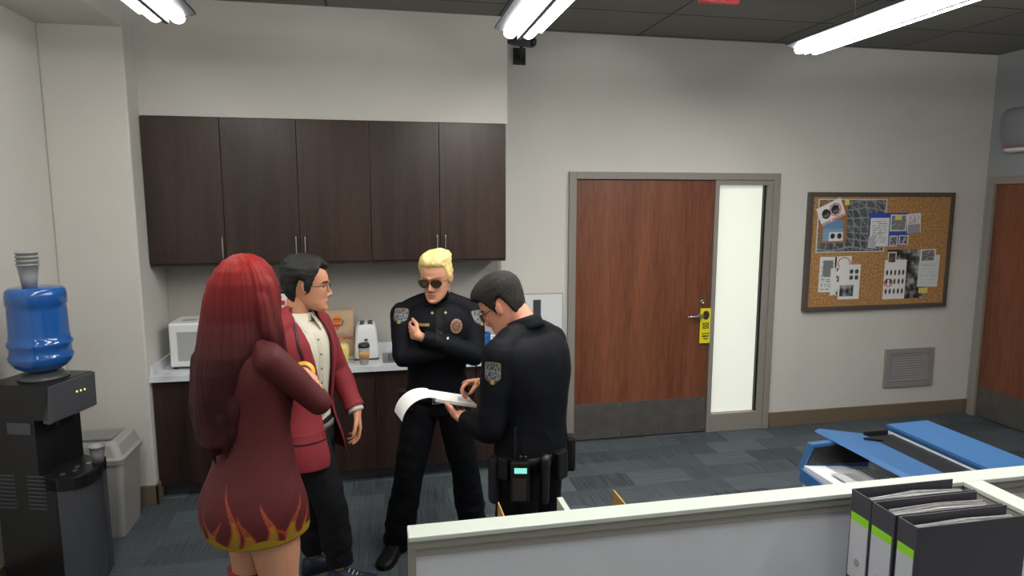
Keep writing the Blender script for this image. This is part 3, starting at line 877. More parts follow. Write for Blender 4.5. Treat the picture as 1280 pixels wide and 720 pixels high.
# ---------------------------------------------------------------- water cooler corner
ca = math.radians(-17.2)
cr = root('water_cooler', 'black water cooler with a grey front standing by the left wall', 'water cooler', (-1.64, 3.64, 0), ca)
CMx = rmat(cr)   # local: +x = towards front, +y = to the far side, body in x -.36..0, y 0..0.31
def cpart(name, bm, m, parent=None, smooth=False): return part(name, bm, m, parent or cr, smooth, CMx)
bm = bmesh.new()
poly = [V((-.36, 0, 0)), V((-.02, 0, 0)), V((-.02, 0, .66)), V((-.11, 0, .68)), V((-.11, 0, .98)), V((-.03, 0, .985)), V((-.015, 0, 1.165)), V((-.36, 0, 1.165))]
prism(bm, [p for p in poly], (0, .31, 0))
cpart('body', bm, M_BLACKP)
bm = bmesh.new()
poly = [V((-.018, .0, 1.162)), V((.0, .0, 1.16)), V((-.004, .0, .975)), V((-.024, .0, .962)), V((-.06, 0, .968))]
prism(bm, poly, (0, .31, 0)); tp = cpart('top_panel', bm, M_COOLG)
for i in range(3):
    bm = bmesh.new(); lathe(bm, [(0, 0), (.006, 0), (.005, .002), (0, .002)], (0, 0, 0), 10, CMx @ Matrix.Translation((.0, .17 + i * .028, 1.085 - i * .002 + .004)) @ Matrix.Rotation(PI / 2, 4, 'Y'))
    part('indicator_light', bm, mat('indicator', (220, 200, 120), .4, emit=1.2), tp)
# curved lower door
bm = bmesh.new(); rings = []
for z in (.02, .3, .60):
    r = [V((-.03, .0, z)), V((-.03, .31, z))]
    for i in range(11):
        t = i / 10; r.append(V((-.018 + .088 * math.sin(PI * (0.12 + .88 * (1 - t)) if 1 else 0) ** .7 if 0 < t < 1 else (.02 if t == 0 else -.012), .31 * (1 - t), z)))
    rings.append(r)
loft(bm, rings); cpart('lower_door', bm, M_COOLG)
bm = bmesh.new(); rings = []
for z, k in ((.602, 1.0), (.665, 1.06), (.672, 1.02)):
    r = [V((-.10, .0, z)), V((-.10, .31, z))]
    for i in range(11):
        t = i / 10; r.append(V(((-.012 + .095 * math.sin(PI * (0.12 + .88 * (1 - t))) ** .7 * k) if 0 < t < 1 else (.024 if t == 0 else -.008), .31 * (1 - t), z)))
    rings.append(r)
loft(bm, rings); tr = cpart('drip_tray', bm, M_BLACKP)
for i in range(4):
    bm = bmesh.new(); lathe(bm, [(.008, 0), (.014, 0), (.014, .003), (.008, .003)], (0, 0, 0), 14, CMx @ Matrix.Translation((-.03 + (i % 2) * .03, .06 + i * .05, .671))); part('drain_hole', bm, M_CHROME, tr)
for y in (.09, .21):
    bm = bmesh.new(); tube(bm, [(-.055, y, .975), (-.055, y, .93)], [.014, .010], 12); cpart('spout', bm, M_BLACKP, tp)
cpart('side_handle', B((-.26, -.006, .905), (-.13, .002, .965), .003), M_COOLG)
for x in (-.30, -.13):
    bm = bmesh.new()
    for i in range(9): box(bm, (x - .05, -.003, .50 + i * .022), (x + .05, .001, .508 + i * .022))
    cpart('side_louvres', bm, M_COOLG)
bm = bmesh.new(); lathe(bm, [(0, 0), (.115, 0), (.118, .012), (.10, .02), (.09, .035), (0, .035)], (-.17, .155, 1.165), 36); cpart('bottle_collar', bm, M_COOLG, None, True)

bt = root('water_bottle', 'large blue water bottle sitting on top of the black cooler', 'bottle', tuple(CMx @ V((-.17, .155, 1.2135))))
m, nt, b = new_mat('blue_bottle'); b.inputs['Base Color'].default_value = lin((28, 86, 160)); b.inputs['Roughness'].default_value = .14; b.inputs['Coat Weight'].default_value = .5
M_BOT = m
bc = bt.location
bm = bmesh.new()
lathe(bm, [(0, -.012), (.06, -.012), (.085, 0), (.12, .02), (.138, .045), (.146, .065), (.146, .08), (.139, .09), (.139, .125), (.146, .135), (.147, .15), (.138, .162), (.134, .20), (.132, .32), (.131, .345), (.137, .352), (.137, .40), (.132, .425), (.118, .437), (.05, .44), (0, .44)], tuple(bc), 48)
part('bottle_body', bm, M_BOT, bt, True)
for k in range(4):
    c = root('plastic_cup', ['grey plastic cup on top of the blue bottle, lowest of the stack', 'grey plastic cup, second from the bottom of the stack on the blue bottle', 'grey plastic cup, third from the bottom of the stack on the blue bottle', 'grey plastic cup, topmost of the stack on the blue bottle'][k], 'cup', (bc[0] + .0, bc[1] - .02, bc[2] + .441 + k * .026), 0, 'cups stacked on the water bottle')
    bm = bmesh.new(); z0 = bc[2] + .4405 + k * .021
    lathe(bm, [(0, 0), (.034, 0), (.040, .055), (.048, .112), (.052, .113), (.052, .121), (.047, .121), (.038, .055), (.032, .004), (0, .004)], (bc[0] - .015, bc[1] - .02, z0), 28)
    c.location.z = z0; part('cup_body', bm, M_CUP, c, True)
pc = CMx @ V((.035, .235, .673))
c = root('plastic_cup', 'grey plastic cup standing on the drip tray of the water cooler', 'cup', tuple(pc))
bm = bmesh.new(); lathe(bm, [(0, 0), (.028, 0), (.034, .05), (.038, .085), (.041, .086), (.041, .092), (.037, .092), (.032, .05), (.026, .004), (0, .004)], tuple(pc), 28); part('cup_body', bm, M_CUP, c, True)

tb = root('trash_can', 'grey swing-lid trash can behind the water cooler', 'trash can', (-1.76, 4.44, 0))
bm = bmesh.new()
loft(bm, [rect_ring(-1.925, 4.30, -1.60, 4.60, 0.002, .03), rect_ring(-1.955, 4.27, -1.575, 4.63, .49, .035), rect_ring(-1.955, 4.27, -1.575, 4.63, .495, .035)]); part('bin_body', bm, M_TRASH, tb)
bm = bmesh.new()
loft(bm, [rect_ring(-1.965, 4.26, -1.565, 4.64, .488, .04), rect_ring(-1.97, 4.255, -1.56, 4.645, .52, .04), rect_ring(-1.955, 4.27, -1.575, 4.63, .535, .04), rect_ring(-1.93, 4.29, -1.60, 4.62, .60, .04), rect_ring(-1.91, 4.31, -1.625, 4.60, .625, .04)]); ld_ = part('lid', bm, M_TRASH, tb)
rot = Matrix.Rotation(math.radians(0), 3, 'Y')
bm = bmesh.new(); box(bm, (-1.895, 4.325, .618), (-1.64, 4.585, .632), .006, Matrix.Rotation(math.radians(-4), 3, 'X')); part('swing_flap', bm, M_TRASHL, ld_)

# ---------------------------------------------------------------- cubicle partitions
pw = root('partition', 'low lilac-grey cubicle partition with white top cap in front of the officers', 'partition', (1.5, 1.91, 0))
ZP = 1.10
part('panel', B((.088, 1.888, 0.02), (3.3, 1.937, 1.045)), M_PART, pw)
part('top_cap', B((.068, 1.872, 1.084), (3.3, 1.952, ZP), .003), M_PTOP, pw)
bm = bmesh.new(); box(bm, (.070, 1.881, 1.032), (3.3, 1.943, 1.056)); box(bm, (.070, 1.877, 1.058), (3.3, 1.947, 1.084)); part('rail', bm, M_PRAIL, pw)
part('end_post', B((.068, 1.878, 0), (.090, 1.946, 1.084), .002), M_PRAIL, pw)
pw2 = root('partition', 'side cubicle partition running towards the camera behind the black binders', 'partition', (2.08, 1.2, 0))
part('panel', B((2.055, .3, 0.02), (2.10, 1.870, 1.045)), M_PART, pw2)
part('top_cap', B((2.035, .3, 1.084), (2.115, 1.871, ZP + .0005), .003), M_PTOP, pw2)
bm = bmesh.new(); box(bm, (2.045, .3, 1.032), (2.105, 1.870, 1.056)); box(bm, (2.04, .3, 1.058), (2.11, 1.870, 1.084)); part('rail', bm, M_PRAIL, pw2)
# shelf that carries the binders (below the frame)
sh = root('desk_shelf', 'white shelf under the black binders inside the cubicle', 'shelf', (1.67, 1.62, .0))
part('board', B((1.482, 1.492, .84), (2.034, 1.752, .86), .001), M_COPW, sh)
for x in (1.49, 2.0): part('side_panel', B((x, 1.50, 0), (x + .02, 1.75, .84), .002), M_COPW, sh)

M_SHEETS = mat('filed_sheets', (178, 176, 178), .7, var=.12, vscale=40)
def binder(y0, y1, dx, lab, seed):
    x0, x1, z0, z1 = 1.474 + dx, 1.855 + dx, .861, 1.18
    r = root('binder', lab, 'binder', (x0, (y0 + y1) / 2, z0), 0, 'black binders in the cubicle')
    t = .004
    part('spine', B((x0, y0, z0), (x0 + t, y1, z1), .001), M_BIND, r)
    part('cover', B((x0 + t, y0, z0), (x1, y0 + t, z1), .001), M_BIND, r)
    part('cover', B((x0 + t, y1 - t, z0), (x1, y1, z1), .001), M_BIND, r)
    part('bottom', B((x0 + t, y0 + t, z0), (x1, y1 - t, z0 + t)), M_BIND, r)
    part('green_band', B((x0 - .0012, y0 + .006, z1 - .098), (x0, y1 - .006, z1 - .072)), M_GREEN, r)
    part('spine_label', B((x0 - .0012, y0 + .006, z0 + .03), (x0, y1 - .006, z1 - .098)), M_BLABEL, r)
    bm = bmesh.new(); lathe(bm, [(.007, 0), (.011, 0), (.011, .002), (.007, .002)], (0, 0, 0), 20, Matrix.Translation((x0 - .0012, (y0 + y1) / 2, z0 + .09)) @ Matrix.Rotation(-PI / 2, 4, 'Y')); part('finger_ring', bm, M_CHROME, r)
    rnd = random.Random(seed)
    # loose sheets: a fanned, slightly wavy stack
    n = 16
    bm = bmesh.new()
    for i in range(n):
        ya = y0 + t + .004 + (y1 - y0 - 2 * t - .012) * i / n; top = z1 - .016 - rnd.random() * .014; xs = x0 + .03 + rnd.random() * .02; xe = x1 - .008 + rnd.random() * .022
        pts = []
        for k in range(9):
            x = xs + (xe - xs) * k / 8; wob = .0022 * math.sin(k * .9 + i * .7)
            pts.append((x, ya + wob, top - .0035 * abs(k - 4) / 4 * (1 + i % 3)))
        a = [bm.verts.new((p[0], p[1], z0 + .006)) for p in pts]; b_ = [bm.verts.new(p) for p in pts]
        a2 = [bm.verts.new((p[0], p[1] + .0016, z0 + .006)) for p in pts]; b2 = [bm.verts.new((p[0], p[1] + .0016, p[2])) for p in pts]
        for k in range(8):
            bm.faces.new((a[k], a[k + 1], b_[k + 1], b_[k])); bm.faces.new((a2[k + 1], a2[k], b2[k], b2[k + 1])); bm.faces.new((b_[k], b_[k + 1], b2[k + 1], b2[k]))
        bm.faces.new((a[0], b_[0], b2[0], a2[0])); bm.faces.new((a[8], a2[8], b2[8], b_[8]))
    tag(part('sheets', bm, M_SHEETS, r), kind='stuff')
    return r
binder(1.664, 1.752, .003, 'black binder with green band, the farthest of three, against the partition', 1)
binder(1.566, 1.658, .0, 'black binder with green band, the middle one of three', 2)
binder(1.488, 1.560, .004, 'black binder with green band, nearest of three, its cover facing the viewer', 3)

# ---------------------------------------------------------------- desk with letter sorter behind the partition
dk = root('desk', 'low desk just behind the partition, hidden under the letter sorter', 'desk', (.8, 2.18, 0))
part('desk_top', B((.30, 1.96, .72), (1.35, 2.36, .745), .003), M_TAN, dk)
for x, y in ((.33, 1.99), (1.32, 1.99), (.33, 2.33), (1.32, 2.33)): part('leg', B((x - .02, y - .02, 0), (x + .02, y + .02, .72)), M_BLACKP, dk)
ls = root('letter_sorter', 'letter sorter with tan and white dividers poking above the partition', 'desk organiser', (.67, 2.18, .745))
part('base_tray', B((.40, 1.97, .746), (.95, 2.36, .756), .002), M_BLACKP, ls)
def divider(x, t, ztop, m, yb, yf=1.985):
    bm = bmesh.new(); prism(bm, [V((x, yf, .756)), V((x, yb, .756)), V((x, yb, ztop)), V((x, yf, ztop + .0))], (t, 0, 0)); part('divider', bm, m, ls)
divider(.428, .005, .95, M_TAN, 2.36); divider(.66, .022, .953, M_PTOP, 2.345); divider(.896, .006, .955, M_TAN, 2.36)

# ---------------------------------------------------------------- copier
cpr = root('photocopier', 'white photocopier with blue lid and tray behind the partition', 'photocopier', (2.4, 2.4, 0))
bm = bmesh.new()
box(bm, (1.98, 2.06, .02), (2.95, 2.72, .70), .01); box(bm, (2.34, 2.06, .70), (2.95, 2.72, .84), .008)
part('body', bm, M_COPW, cpr)
# output bay on the left: low white tray surface with walls
bm = bmesh.new()
prism(bm, [V((1.985, 2.08, .70)), V((2.34, 2.08, .70)), V((2.34, 2.08, .80)), V((2.20, 2.08, .815)), V((1.985, 2.08, .835))], (0, .60, 0))
part('output_tray', bm, M_COPW, cpr)
bm = bmesh.new()
prism(bm, [V((2.04, 2.20, .838)), V((2.20, 2.20, .8225)), V((2.30, 2.20, .812)), V((2.30, 2.20, .816)), V((2.04, 2.20, .842))], (0, .36, 0)); part('tray_floor', bm, M_MWIN, cpr)
bm = bmesh.new(); [box(bm, (2.17 + i * .03, 2.16, .818), (2.182 + i * .03, 2.58, .842 - i * .003), .001) for i in range(5)]; part('tray_ribs', bm, M_MWIN, cpr)
part('tray_stop', B((2.08, 2.36, .835), (2.10, 2.42, .855), .003), M_BLACKP, cpr)
# rear wall of bay, blue outline and dark inside
bm = bmesh.new(); prism(bm, [V((1.975, 2.68, .80)), V((2.02, 2.68, .935)), V((2.155, 2.68, .94)), V((2.50, 2.68, .875)), V((2.50, 2.68, .80))], (0, .035, 0)); part('bay_back', bm, M_COPBLUE, cpr)
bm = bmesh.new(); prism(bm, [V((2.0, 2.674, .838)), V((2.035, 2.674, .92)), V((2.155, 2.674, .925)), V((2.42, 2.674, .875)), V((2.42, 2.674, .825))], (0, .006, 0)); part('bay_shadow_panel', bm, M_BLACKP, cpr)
bm = bmesh.new(); prism(bm, [V((1.975, 2.08, .78)), V((1.98, 2.68, .82)), V((1.975, 2.68, .76)), V((1.975, 2.08, .72))], (-.012, 0, 0)); part('side_trim', bm, M_COPBLUE, cpr)
# feed tray rising to the left
bm = bmesh.new()
prism(bm, [V((2.135, 2.02, .945)), V((2.16, 2.02, .958)), V((2.52, 2.02, .895)), V((2.52, 2.02, .88)), V((2.17, 2.02, .935))], (0, .80, 0)); ft = part('feed_tray', bm, M_COPBLUE, cpr)
bm = bmesh.new()
for x in (2.24, 2.36): prism(bm, [V((x, 2.03, .9445 - (x - 2.16) * .175)), V((x + .008, 2.03, .9445 - (x - 2.16) * .175)), V((x + .008, 2.03, .9475 - (x - 2.16) * .175)), V((x, 2.03, .9475 - (x - 2.16) * .175))], (0, .76, 0))
part('tray_groove', bm, M_BLACKP, ft)
part('paper_guide', B((2.33, 2.70, .914), (2.44, 2.712, .93), .002, Matrix.Rotation(math.radians(10), 3, 'Y')), M_BLACKP, ft)
part('scanner_bed', B((2.36, 2.06, .84), (2.95, 2.74, .875), .006), M_BLACKP, cpr)
part('feed_slot', B((2.40, 2.09, .875), (2.56, 2.78, .915), .006), M_BLACKP, cpr)
part('back_plate', B((2.40, 2.785, .86), (2.54, 2.80, .935), .006), M_BLACKP, cpr)
bm = bmesh.new()
prism(bm, [V((2.545, 2.03, .885)), V((2.555, 2.03, .925)), V((2.80, 2.03, .925)), V((2.80, 2.03, .885))], (0, .78, 0)); part('lid_base', bm, M_COPW, cpr)
bm = bmesh.new(); prism(bm, [V((2.55, 2.02, .925)), V((2.545, 2.02, .955)), V((2.80, 2.02, .96)), V((2.84, 2.02, .925))], (0, .80, 0)); bmesh.ops.bevel(bm, geom=list(bm.edges), offset=.006, segments=2, affect='EDGES'); part('lid', bm, M_COPBLUE, cpr)
part('side_tray', B((1.90, 2.30, .722), (1.978, 2.66, .734), .004), M_COPBLUE, cpr)
# ---------------------------------------------------------------- people
def basis(f, up=V((0, 0, 1)), roll=0.0):
    f = V(f).normalized(); r = f.cross(up).normalized(); u = r.cross(f).normalized()
    if roll:
        q = Matrix.Rotation(roll, 3, f); r = q @ r; u = q @ u
    return Matrix((r, f, u)).transposed()

HEAD = [(-.123, .006, .055, .072), (-.120, .020, .040, .084), (-.112, .034, .012, .091), (-.100, .046, -.022, .094), (-.080, .0555, -.045, .091), (-.060, .061, -.064, .091),
        (-.040, .0655, -.080, .091), (-.020, .069, -.091, .090), (0, .0715, -.098, .0885), (.025, .0735, -.102, .094), (.05, .0745, -.104, .092), (.075, .071, -.099, .082),
        (.095, .062, -.086, .066), (.110, .047, -.067, .046), (.119, .028, -.043, .022), (.1235, .008, -.018, .0)]
def head_ring(z):
    for a, b in zip(HEAD, HEAD[1:]):
        if a[0] <= z <= b[0]:
            t = (z - a[0]) / (b[0] - a[0]); return [a[i] + (b[i] - a[i]) * t for i in (1, 2, 3)]
    return HEAD[-1][1:]
def gs(v, m, s): return math.exp(-((v - m) / s) ** 2)
def features(p):
    """forward displacement of a face point (head-local)"""
    x, y, z = p
    if y < 0: return 0
    d = 0
    # nose
    if -.056 < z < .024:
        if z > -.036: t = (.024 - z) / .060; A = .003 + .024 * t ** 1.25; s = .0075 + .0045 * t
        else: t = (z + .056) / .020; A = .027 * min(1, t) ** .7; s = .0125
        d += A * math.exp(-abs(x / s) ** 2.2)
        d += .006 * gs(abs(x), .014, .006) * gs(z, -.042, .008)
    d -= .0115 * gs(abs(x), .031, .016) * gs(z, .001, .012)
    d += .0045 * gs(abs(x), .031, .010) * gs(z, -.001, .007)
    d += .0050 * gs(z, .021, .008) * math.exp(-(abs(x) / .046) ** 4)
    d += .0055 * gs(z, -.0685, .0045) * math.exp(-(abs(x) / .021) ** 2.5)
    d += .0065 * gs(z, -.0815, .0050) * math.exp(-(abs(x) / .018) ** 2.5)
    d -= .0030 * gs(z, -.0750, .0020) * math.exp(-(abs(x) / .024) ** 4)
    d -= .0040 * gs(z, -.0925, .005) * math.exp(-(abs(x) / .022) ** 2)
    d += .0050 * gs(z, -.1080, .011) * math.exp(-(abs(x) / .022) ** 2)
    d += .0030 * gs(abs(x), .043, .014) * gs(z, -.028, .014)
    d -= .0030 * gs(abs(x), .040, .012) * gs(z, -.062, .014)
    return d
def head_rings(nz=84, n=96, off=None):
    rings = []
    for j in range(nz):
        t = j / (nz - 1)
        z = -.123 + (.2465) * (0.5 - 0.5 * math.cos(PI * t)) * 1.0
        w, y0, y1 = head_ring(z); cy = (y0 + y1) / 2; hy = (y1 - y0) / 2
        r = []
        for i in range(n):
            a = 2 * PI * i / n; ca_, sa_ = math.cos(a), math.sin(a)
            x = math.copysign(abs(ca_) ** .92, ca_) * w
            # the head is widest behind the middle
            yy = cy - .012 * (1 - abs(sa_)) * min(1, hy / .08) + math.copysign(abs(sa_) ** .95, sa_) * hy
            p = V((x, yy, z)); p.y += features(p)
            if off:
                dirn = V((x * 1.2, yy - (-.006), (z - .01) * .9)); dirn.normalize()
                p = p + dirn * off(p)
            r.append(p)
        rings.append(r)
    return rings
def add_head(bm, M):
    loft(bm, [[M @ p for p in r] for r in head_rings()])
    for s in (-1, 1):   # ears
        rings = []
        for k in range(7):
            t = -1 + 2 * k / 6; w = math.sqrt(max(0, 1 - t * t)) * .98 + .04
            c = V((s * (.0745 + .006 * (t + 1) / 2), -.008 - .006 * t, -.004 + .031 * t))
            rings.append([M @ (c + V((s * .0095 * math.cos(a) * w + s * .006 * max(0, -math.sin(a)) * w, .0165 * w * math.sin(a) * (.75 + .25 * (t + 1) / 2), 0))) for a in [2 * PI * q / 12 for q in range(12)]])
        loft(bm, rings)
def short_hair(name, M, parent, m, line, thick, seed=0.0, rough=.004, fr=26):
    def off(p):
        az = abs(math.degrees(math.atan2(p.x, p.y + .006)))
        pts = line
        for (a, za), (b, zb) in zip(pts, pts[1:]):
            if a <= az <= b: zl = za + (zb - za) * (az - a) / (b - a); break
        e = (p.z - zl + .003 * noise.noise(p * 60)) / .010
        e = max(0, min(1, e)); e = e * e * (3 - 2 * e)
        th = thick(p, az)
        nn = noise.noise(V((p.x * fr * 1.6 + seed, p.y * fr * .5, p.z * fr))) * rough + noise.noise(V((p.x * 120 + seed, p.y * 25, p.z * 90))) * rough * .35
        return -.007 + e * (.007 + th + nn)
    bm = bmesh.new(); loft(bm, [[M @ p for p in r] for r in head_rings(90, 110, off)])
    return part(name, bm, m, parent, True)

LINE_M = [(0, .072), (30, .070), (48, .064), (58, .040), (66, .006), (74, -.022), (90, -.026), (95, .026), (112, .030), (122, -.010), (132, -.068), (150, -.082), (180, -.085)]

def add_hand(bm, w, d, n, s, curl=(20, 25, 20), sc=1.0, spread=4, thumb=(28, 18), fingers=None, palm_len=.088, thumb_up=0):
    """w wrist centre, d finger direction, n the way the palm faces, s thumb side"""
    d = V(d).normalized(); n = V(n); n = (n - d * n.dot(d)).normalized()
    s_ = d.cross(n)
    if s_.dot(V(s)) < 0: s_ = -s_
    s = s_
    def pt(a, b, c): return w + (d * a + s * b + n * c) * sc
    rings = []
    for a, hw, ht in ((-.012, .026, .020), (.0, .027, .0195), (.025, .034, .0175), (.055, .041, .0155), (palm_len - .004, .0425, .0125), (palm_len + .004, .040, .009)):
        rings.append(ell(pt(a, -.001, 0), s, n, hw * sc, ht * sc, 16, .85))
    loft(bm, rings)
    tube(bm, [pt(.012, .018, .006), pt(.045, .030, .010)], [.017 * sc, .013 * sc], 10)
    spec = [(.030, .041, .0088, 1.0), (.0105, .045, .0090, 1.06), (-.0105, .042, .0086, 1.0), (-.0305, .033, .0076, .82)]
    for k, (b, L1, r, q) in enumerate(spec):
        cu = curl[k] if hasattr(curl[0], '__len__') else curl
        p = pt(palm_len - .008 - (.006 if k == 3 else 0), b, 0)
        ang = 0; pts = [p]
        fan = math.radians((1.5 - k) * spread)
        dd0 = (d * math.cos(fan) + s * math.sin(fan)).normalized()
        for L, cc in ((L1, cu[0]), (L1 * .62, cu[1]), (L1 * .50, cu[2])):
            ang += math.radians(cc); dd = dd0 * math.cos(ang) + n * math.sin(ang)
            p = p + dd * L * sc; pts.append(p)
        tube(bm, pts, [r * sc, r * .97 * sc, r * .9 * sc, r * .74 * sc], 10)
    # thumb
    a1, a2 = [math.radians(t) for t in thumb]
    if thumb_up:
        p0 = pt(.030, .030, .010); p1 = p0 + (d * .25 + s * .45 + n * .9).normalized() * .040 * sc
        p2 = p1 + (d * .85 + s * .30 + n * .35).normalized() * .031 * sc; p3 = p2 + (d * .95 + s * .1 - n * .15).normalized() * .024 * sc
        tube(bm, [p0, p1, p2, p3], [.014 * sc, .0115 * sc, .0102 * sc, .0082 * sc], 10); return
    p0 = pt(.022, .026, .008); dirn = (d * .72 + s * .62 + n * .30).normalized()
    p1 = p0 + dirn * .040 * sc
    dirn2 = (d * math.cos(a1) * .95 + s * .25 * math.cos(a1) + n * math.sin(a1)).normalized(); p2 = p1 + dirn2 * .031 * sc
    dirn3 = (dirn2 - s * math.sin(a2) * .5 + n * math.sin(a2) * .5).normalized(); p3 = p2 + dirn3 * .022 * sc
    tube(bm, [p0, p1, p2, p3], [.013 * sc, .0115 * sc, .0102 * sc, .0082 * sc], 10)

def spine_pt(P, N, t, bend=V((0, 0, 0))):
    return P.lerp(N, t) + bend * (4 * t * (1 - t))
def add_torso(bm, P, N, fp, fc, prof, g=0.0, bend=V((0, 0, 0)), up=V((0, 0, 1)), n=36, e=.93):
    """prof: (t along pelvis->neck, half width, half depth front, half depth back)"""
    rings = []
    fp = V(fp).normalized(); fc = V(fc).normalized()
    for t, a, bf, bb in prof:
        k = max(0, min(1, t)); k = k * k * (3 - 2 * k)
        f = fp.lerp(fc, k); f.z = 0; f.normalize(); s = f.cross(up).normalized()
        ax = (spine_pt(P, N, t + .05, bend) - spine_pt(P, N, t - .05, bend)).normalized()
        f2 = (f - ax * f.dot(ax)).normalized()
        rings.append(ell(spine_pt(P, N, t, bend), s, f2, a + g, bf + g, n, e, bb + g))
    # finer rings
    out = []
    for i in range(len(rings) - 1):
        p0, p1, p2, p3 = rings[max(i - 1, 0)], rings[i], rings[i + 1], rings[min(i + 2, len(rings) - 1)]
        for k in range(4):
            t = k / 4; out.append([.5 * ((2 * b) + (c - a) * t + (2 * a - 5 * b + 4 * c - d_) * t * t + (-a + 3 * b - 3 * c + d_) * t ** 3) for a, b, c, d_ in zip(p0, p1, p2, p3)])
    out.append(rings[-1])
    loft(bm, out)
PROF_M = [(-.20, .11, .075, .075), (-.15, .155, .10, .105), (0, .170, .105, .125), (.13, .158, .105, .11), (.27, .148, .105, .098), (.45, .158, .118, .105), (.66, .178, .128, .118), (.80, .182, .120, .118), (.90, .165, .092, .105), (.97, .115, .068, .085), (1.02, .070, .055, .065)]
PROF_F = [(-.30, .11, .075, .075), (-.22, .15, .10, .115), (-.04, .178, .105, .150), (.10, .165, .10, .125), (.28, .128, .088, .092), (.42, .124, .092, .088), (.58, .140, .125, .098), (.68, .148, .138, .100), (.80, .150, .105, .100), (.90, .140, .078, .088), (.97, .090, .056, .066), (1.02, .055, .048, .052)]

def add_arm(bm, S, E, W, g=0.0, k=1.0, end=None, cuff=0.0):
    S, E, W = V(S), V(E), V(W)
    if end is None: end = W
    tube(bm, [S, S.lerp(E, .35), S.lerp(E, .75), E, E.lerp(W, .3), E.lerp(W, .7), V(end)], [.062 * k + g, .056 * k + g, .047 * k + g, .043 * k + g, .045 * k + g, .036 * k + g, .029 * k + g + cuff], 18)
def add_traps(bm, N, Rs, Ls, g=0.0, k=1.0):
    for S in (V(Rs), V(Ls)):
        a = N + V((0, 0, .012)) + (S - N) * .10; b = N.lerp(S, .55) + V((0, 0, .016 * k))
        tube(bm, [a, b, S + V((0, 0, .002))], [.056 * k + g, .057 * k + g, .060 * k + g], 18)
def add_leg(bm, Hh, K, A, g=0.0, k=1.0, gk=None, ga=None):
    Hh, K, A = V(Hh), V(K), V(A)
    gk = g if gk is None else gk; ga = g if ga is None else ga
    tube(bm, [Hh, Hh.lerp(K, .35), Hh.lerp(K, .75), K, K.lerp(A, .3), K.lerp(A, .7), A], [.092 * k + g, .086 * k + g, .066 * k + gk, .058 * k + gk, .058 * k + gk, .044 * k + ga, .037 * k + ga], 20)
def add_foot(bm, A, d, g=0.0, L=.27):
    d = V(d); d.z = 0; d.normalize(); s = d.cross(V((0, 0, 1)))
    A = V(A); rings = []
    base = V((A.x, A.y, 0)) - d * .065
    for t, hw, h in ((0, .018, .045), (.03, .030, .075), (.10, .034, .09), (.25, .035, .098), (.40, .037, .078), (.60, .044, .058), (.78, .047, .046), (.90, .040, .038), (.97, .026, .028), (1.0, .010, .018)):
        c = base + d * L * t + V((0, 0, h / 2 + .004))
        rings.append(ell(c, s, V((0, 0, 1)), hw + g, h / 2 + g * .6, 20, .8))
    loft(bm, rings)
def shoe(name, A, d, material, parent, L=.285, g=.008):
    bm = bmesh.new(); add_foot(bm, A, d, g, L)
    o = part(name, bm, material, parent, True)
    d = V(d); d.z = 0; d.normalize(); s = d.cross(V((0, 0, 1)))
    base = V((A[0], A[1], 0)) - d * .065
    bm = bmesh.new()
    out = []
    for t, hw in ((-.01, .014), (.03, .034), (.15, .040), (.4, .040), (.62, .050), (.8, .052), (.92, .044), (1.0, .020)): out.append((t, hw))
    poly = [base + d * L * t + s * hw for t, hw in out] + [base + d * L * t - s * hw for t, hw in reversed(out)]
    poly = [V((p.x, p.y, .001)) for p in poly]
    prism(bm, poly, (0, 0, .020)); part('sole', bm, M_SOLE, o)
    bm = bmesh.new()
    for k in range(4):
        t = .42 + k * .07; z = [.092, .080, .070, .060][k]
        tube(bm, [base + d * L * t + s * .020 + V((0, 0, z - .004)), base + d * L * (t + .01) + V((0, 0, z + .003)), base + d * L * t - s * .020 + V((0, 0, z - .004))], .0022, 6)
    part('laces', bm, M_LACE if name == 'sneaker' else M_SOLE, o)
    return o

M_SOLE = mat('shoe_sole', (20, 20, 22), .6)
M_LACE = mat('white_laces', (200, 200, 200), .7)
M_SKIN = vcol_mat('skin', .45, bump=.05, bscale=500, spec=.4)
M_UNI = mat('navy_uniform_cloth', (10, 13, 20), .7, bump=.06, bscale=700, spec=.15)
M_UNIT = mat('navy_uniform_trousers', (8, 10, 15), .7, bump=.06, bscale=700, spec=.15)
M_LEATH = mat('black_leather', (9, 9, 10), .5, bump=.05, bscale=200, spec=.2)
M_GEAR = mat('black_duty_gear', (11, 11, 13), .4, bump=.04, bscale=200)
M_BADGE = vcol_mat('embroidered', .5)
M_TIE = mat('black_tie', (6, 6, 8), .6, spec=.2)
M_GOLD = mat('gold_metal', (190, 150, 60), .35, .6)

def skin_mesh(bm, voxel, parent, name, M, tone, lip, brow, eye=(34, 24, 20), smooth=2, hair_tone=None):
    me = remesh(bm, voxel, smooth, .4)
    co = verts_np(me); cols = np.empty((len(co), 4), dtype=np.float32); cols[:] = lin(tone)
    Mi = np.array(M.inverted()); h = np.c_[co, np.ones(len(co))] @ Mi.T
    near = np.where((np.abs(h[:, 0]) < .1) & (h[:, 1] > -.12) & (h[:, 1] < .14) & (np.abs(h[:, 2]) < .14))[0]
    L_, B_, W_, E_ = lin(lip), lin(brow), lin((205, 200, 195)), lin(eye)
    for i in near:
        x, y, z = h[i, :3]; ax = abs(x)
        if y > .06:
            zl = -.0752
            if ax < .024 and abs(z - zl) < .011 * (1 - (ax / .026) ** 2) : cols[i] = L_
            if .012 < ax < .050 and abs(z - (.0215 + .004 * math.sin((ax - .012) / .038 * PI) )) < .0042: cols[i] = B_
            e = ((ax - .031) / .0145) ** 2 + ((z - .000) / .0052) ** 2
            if e < 1: cols[i] = W_ if abs(ax - .031) > .0055 else E_
    set_cols(me, cols)
    return link(name, me, M_SKIN, parent, True)

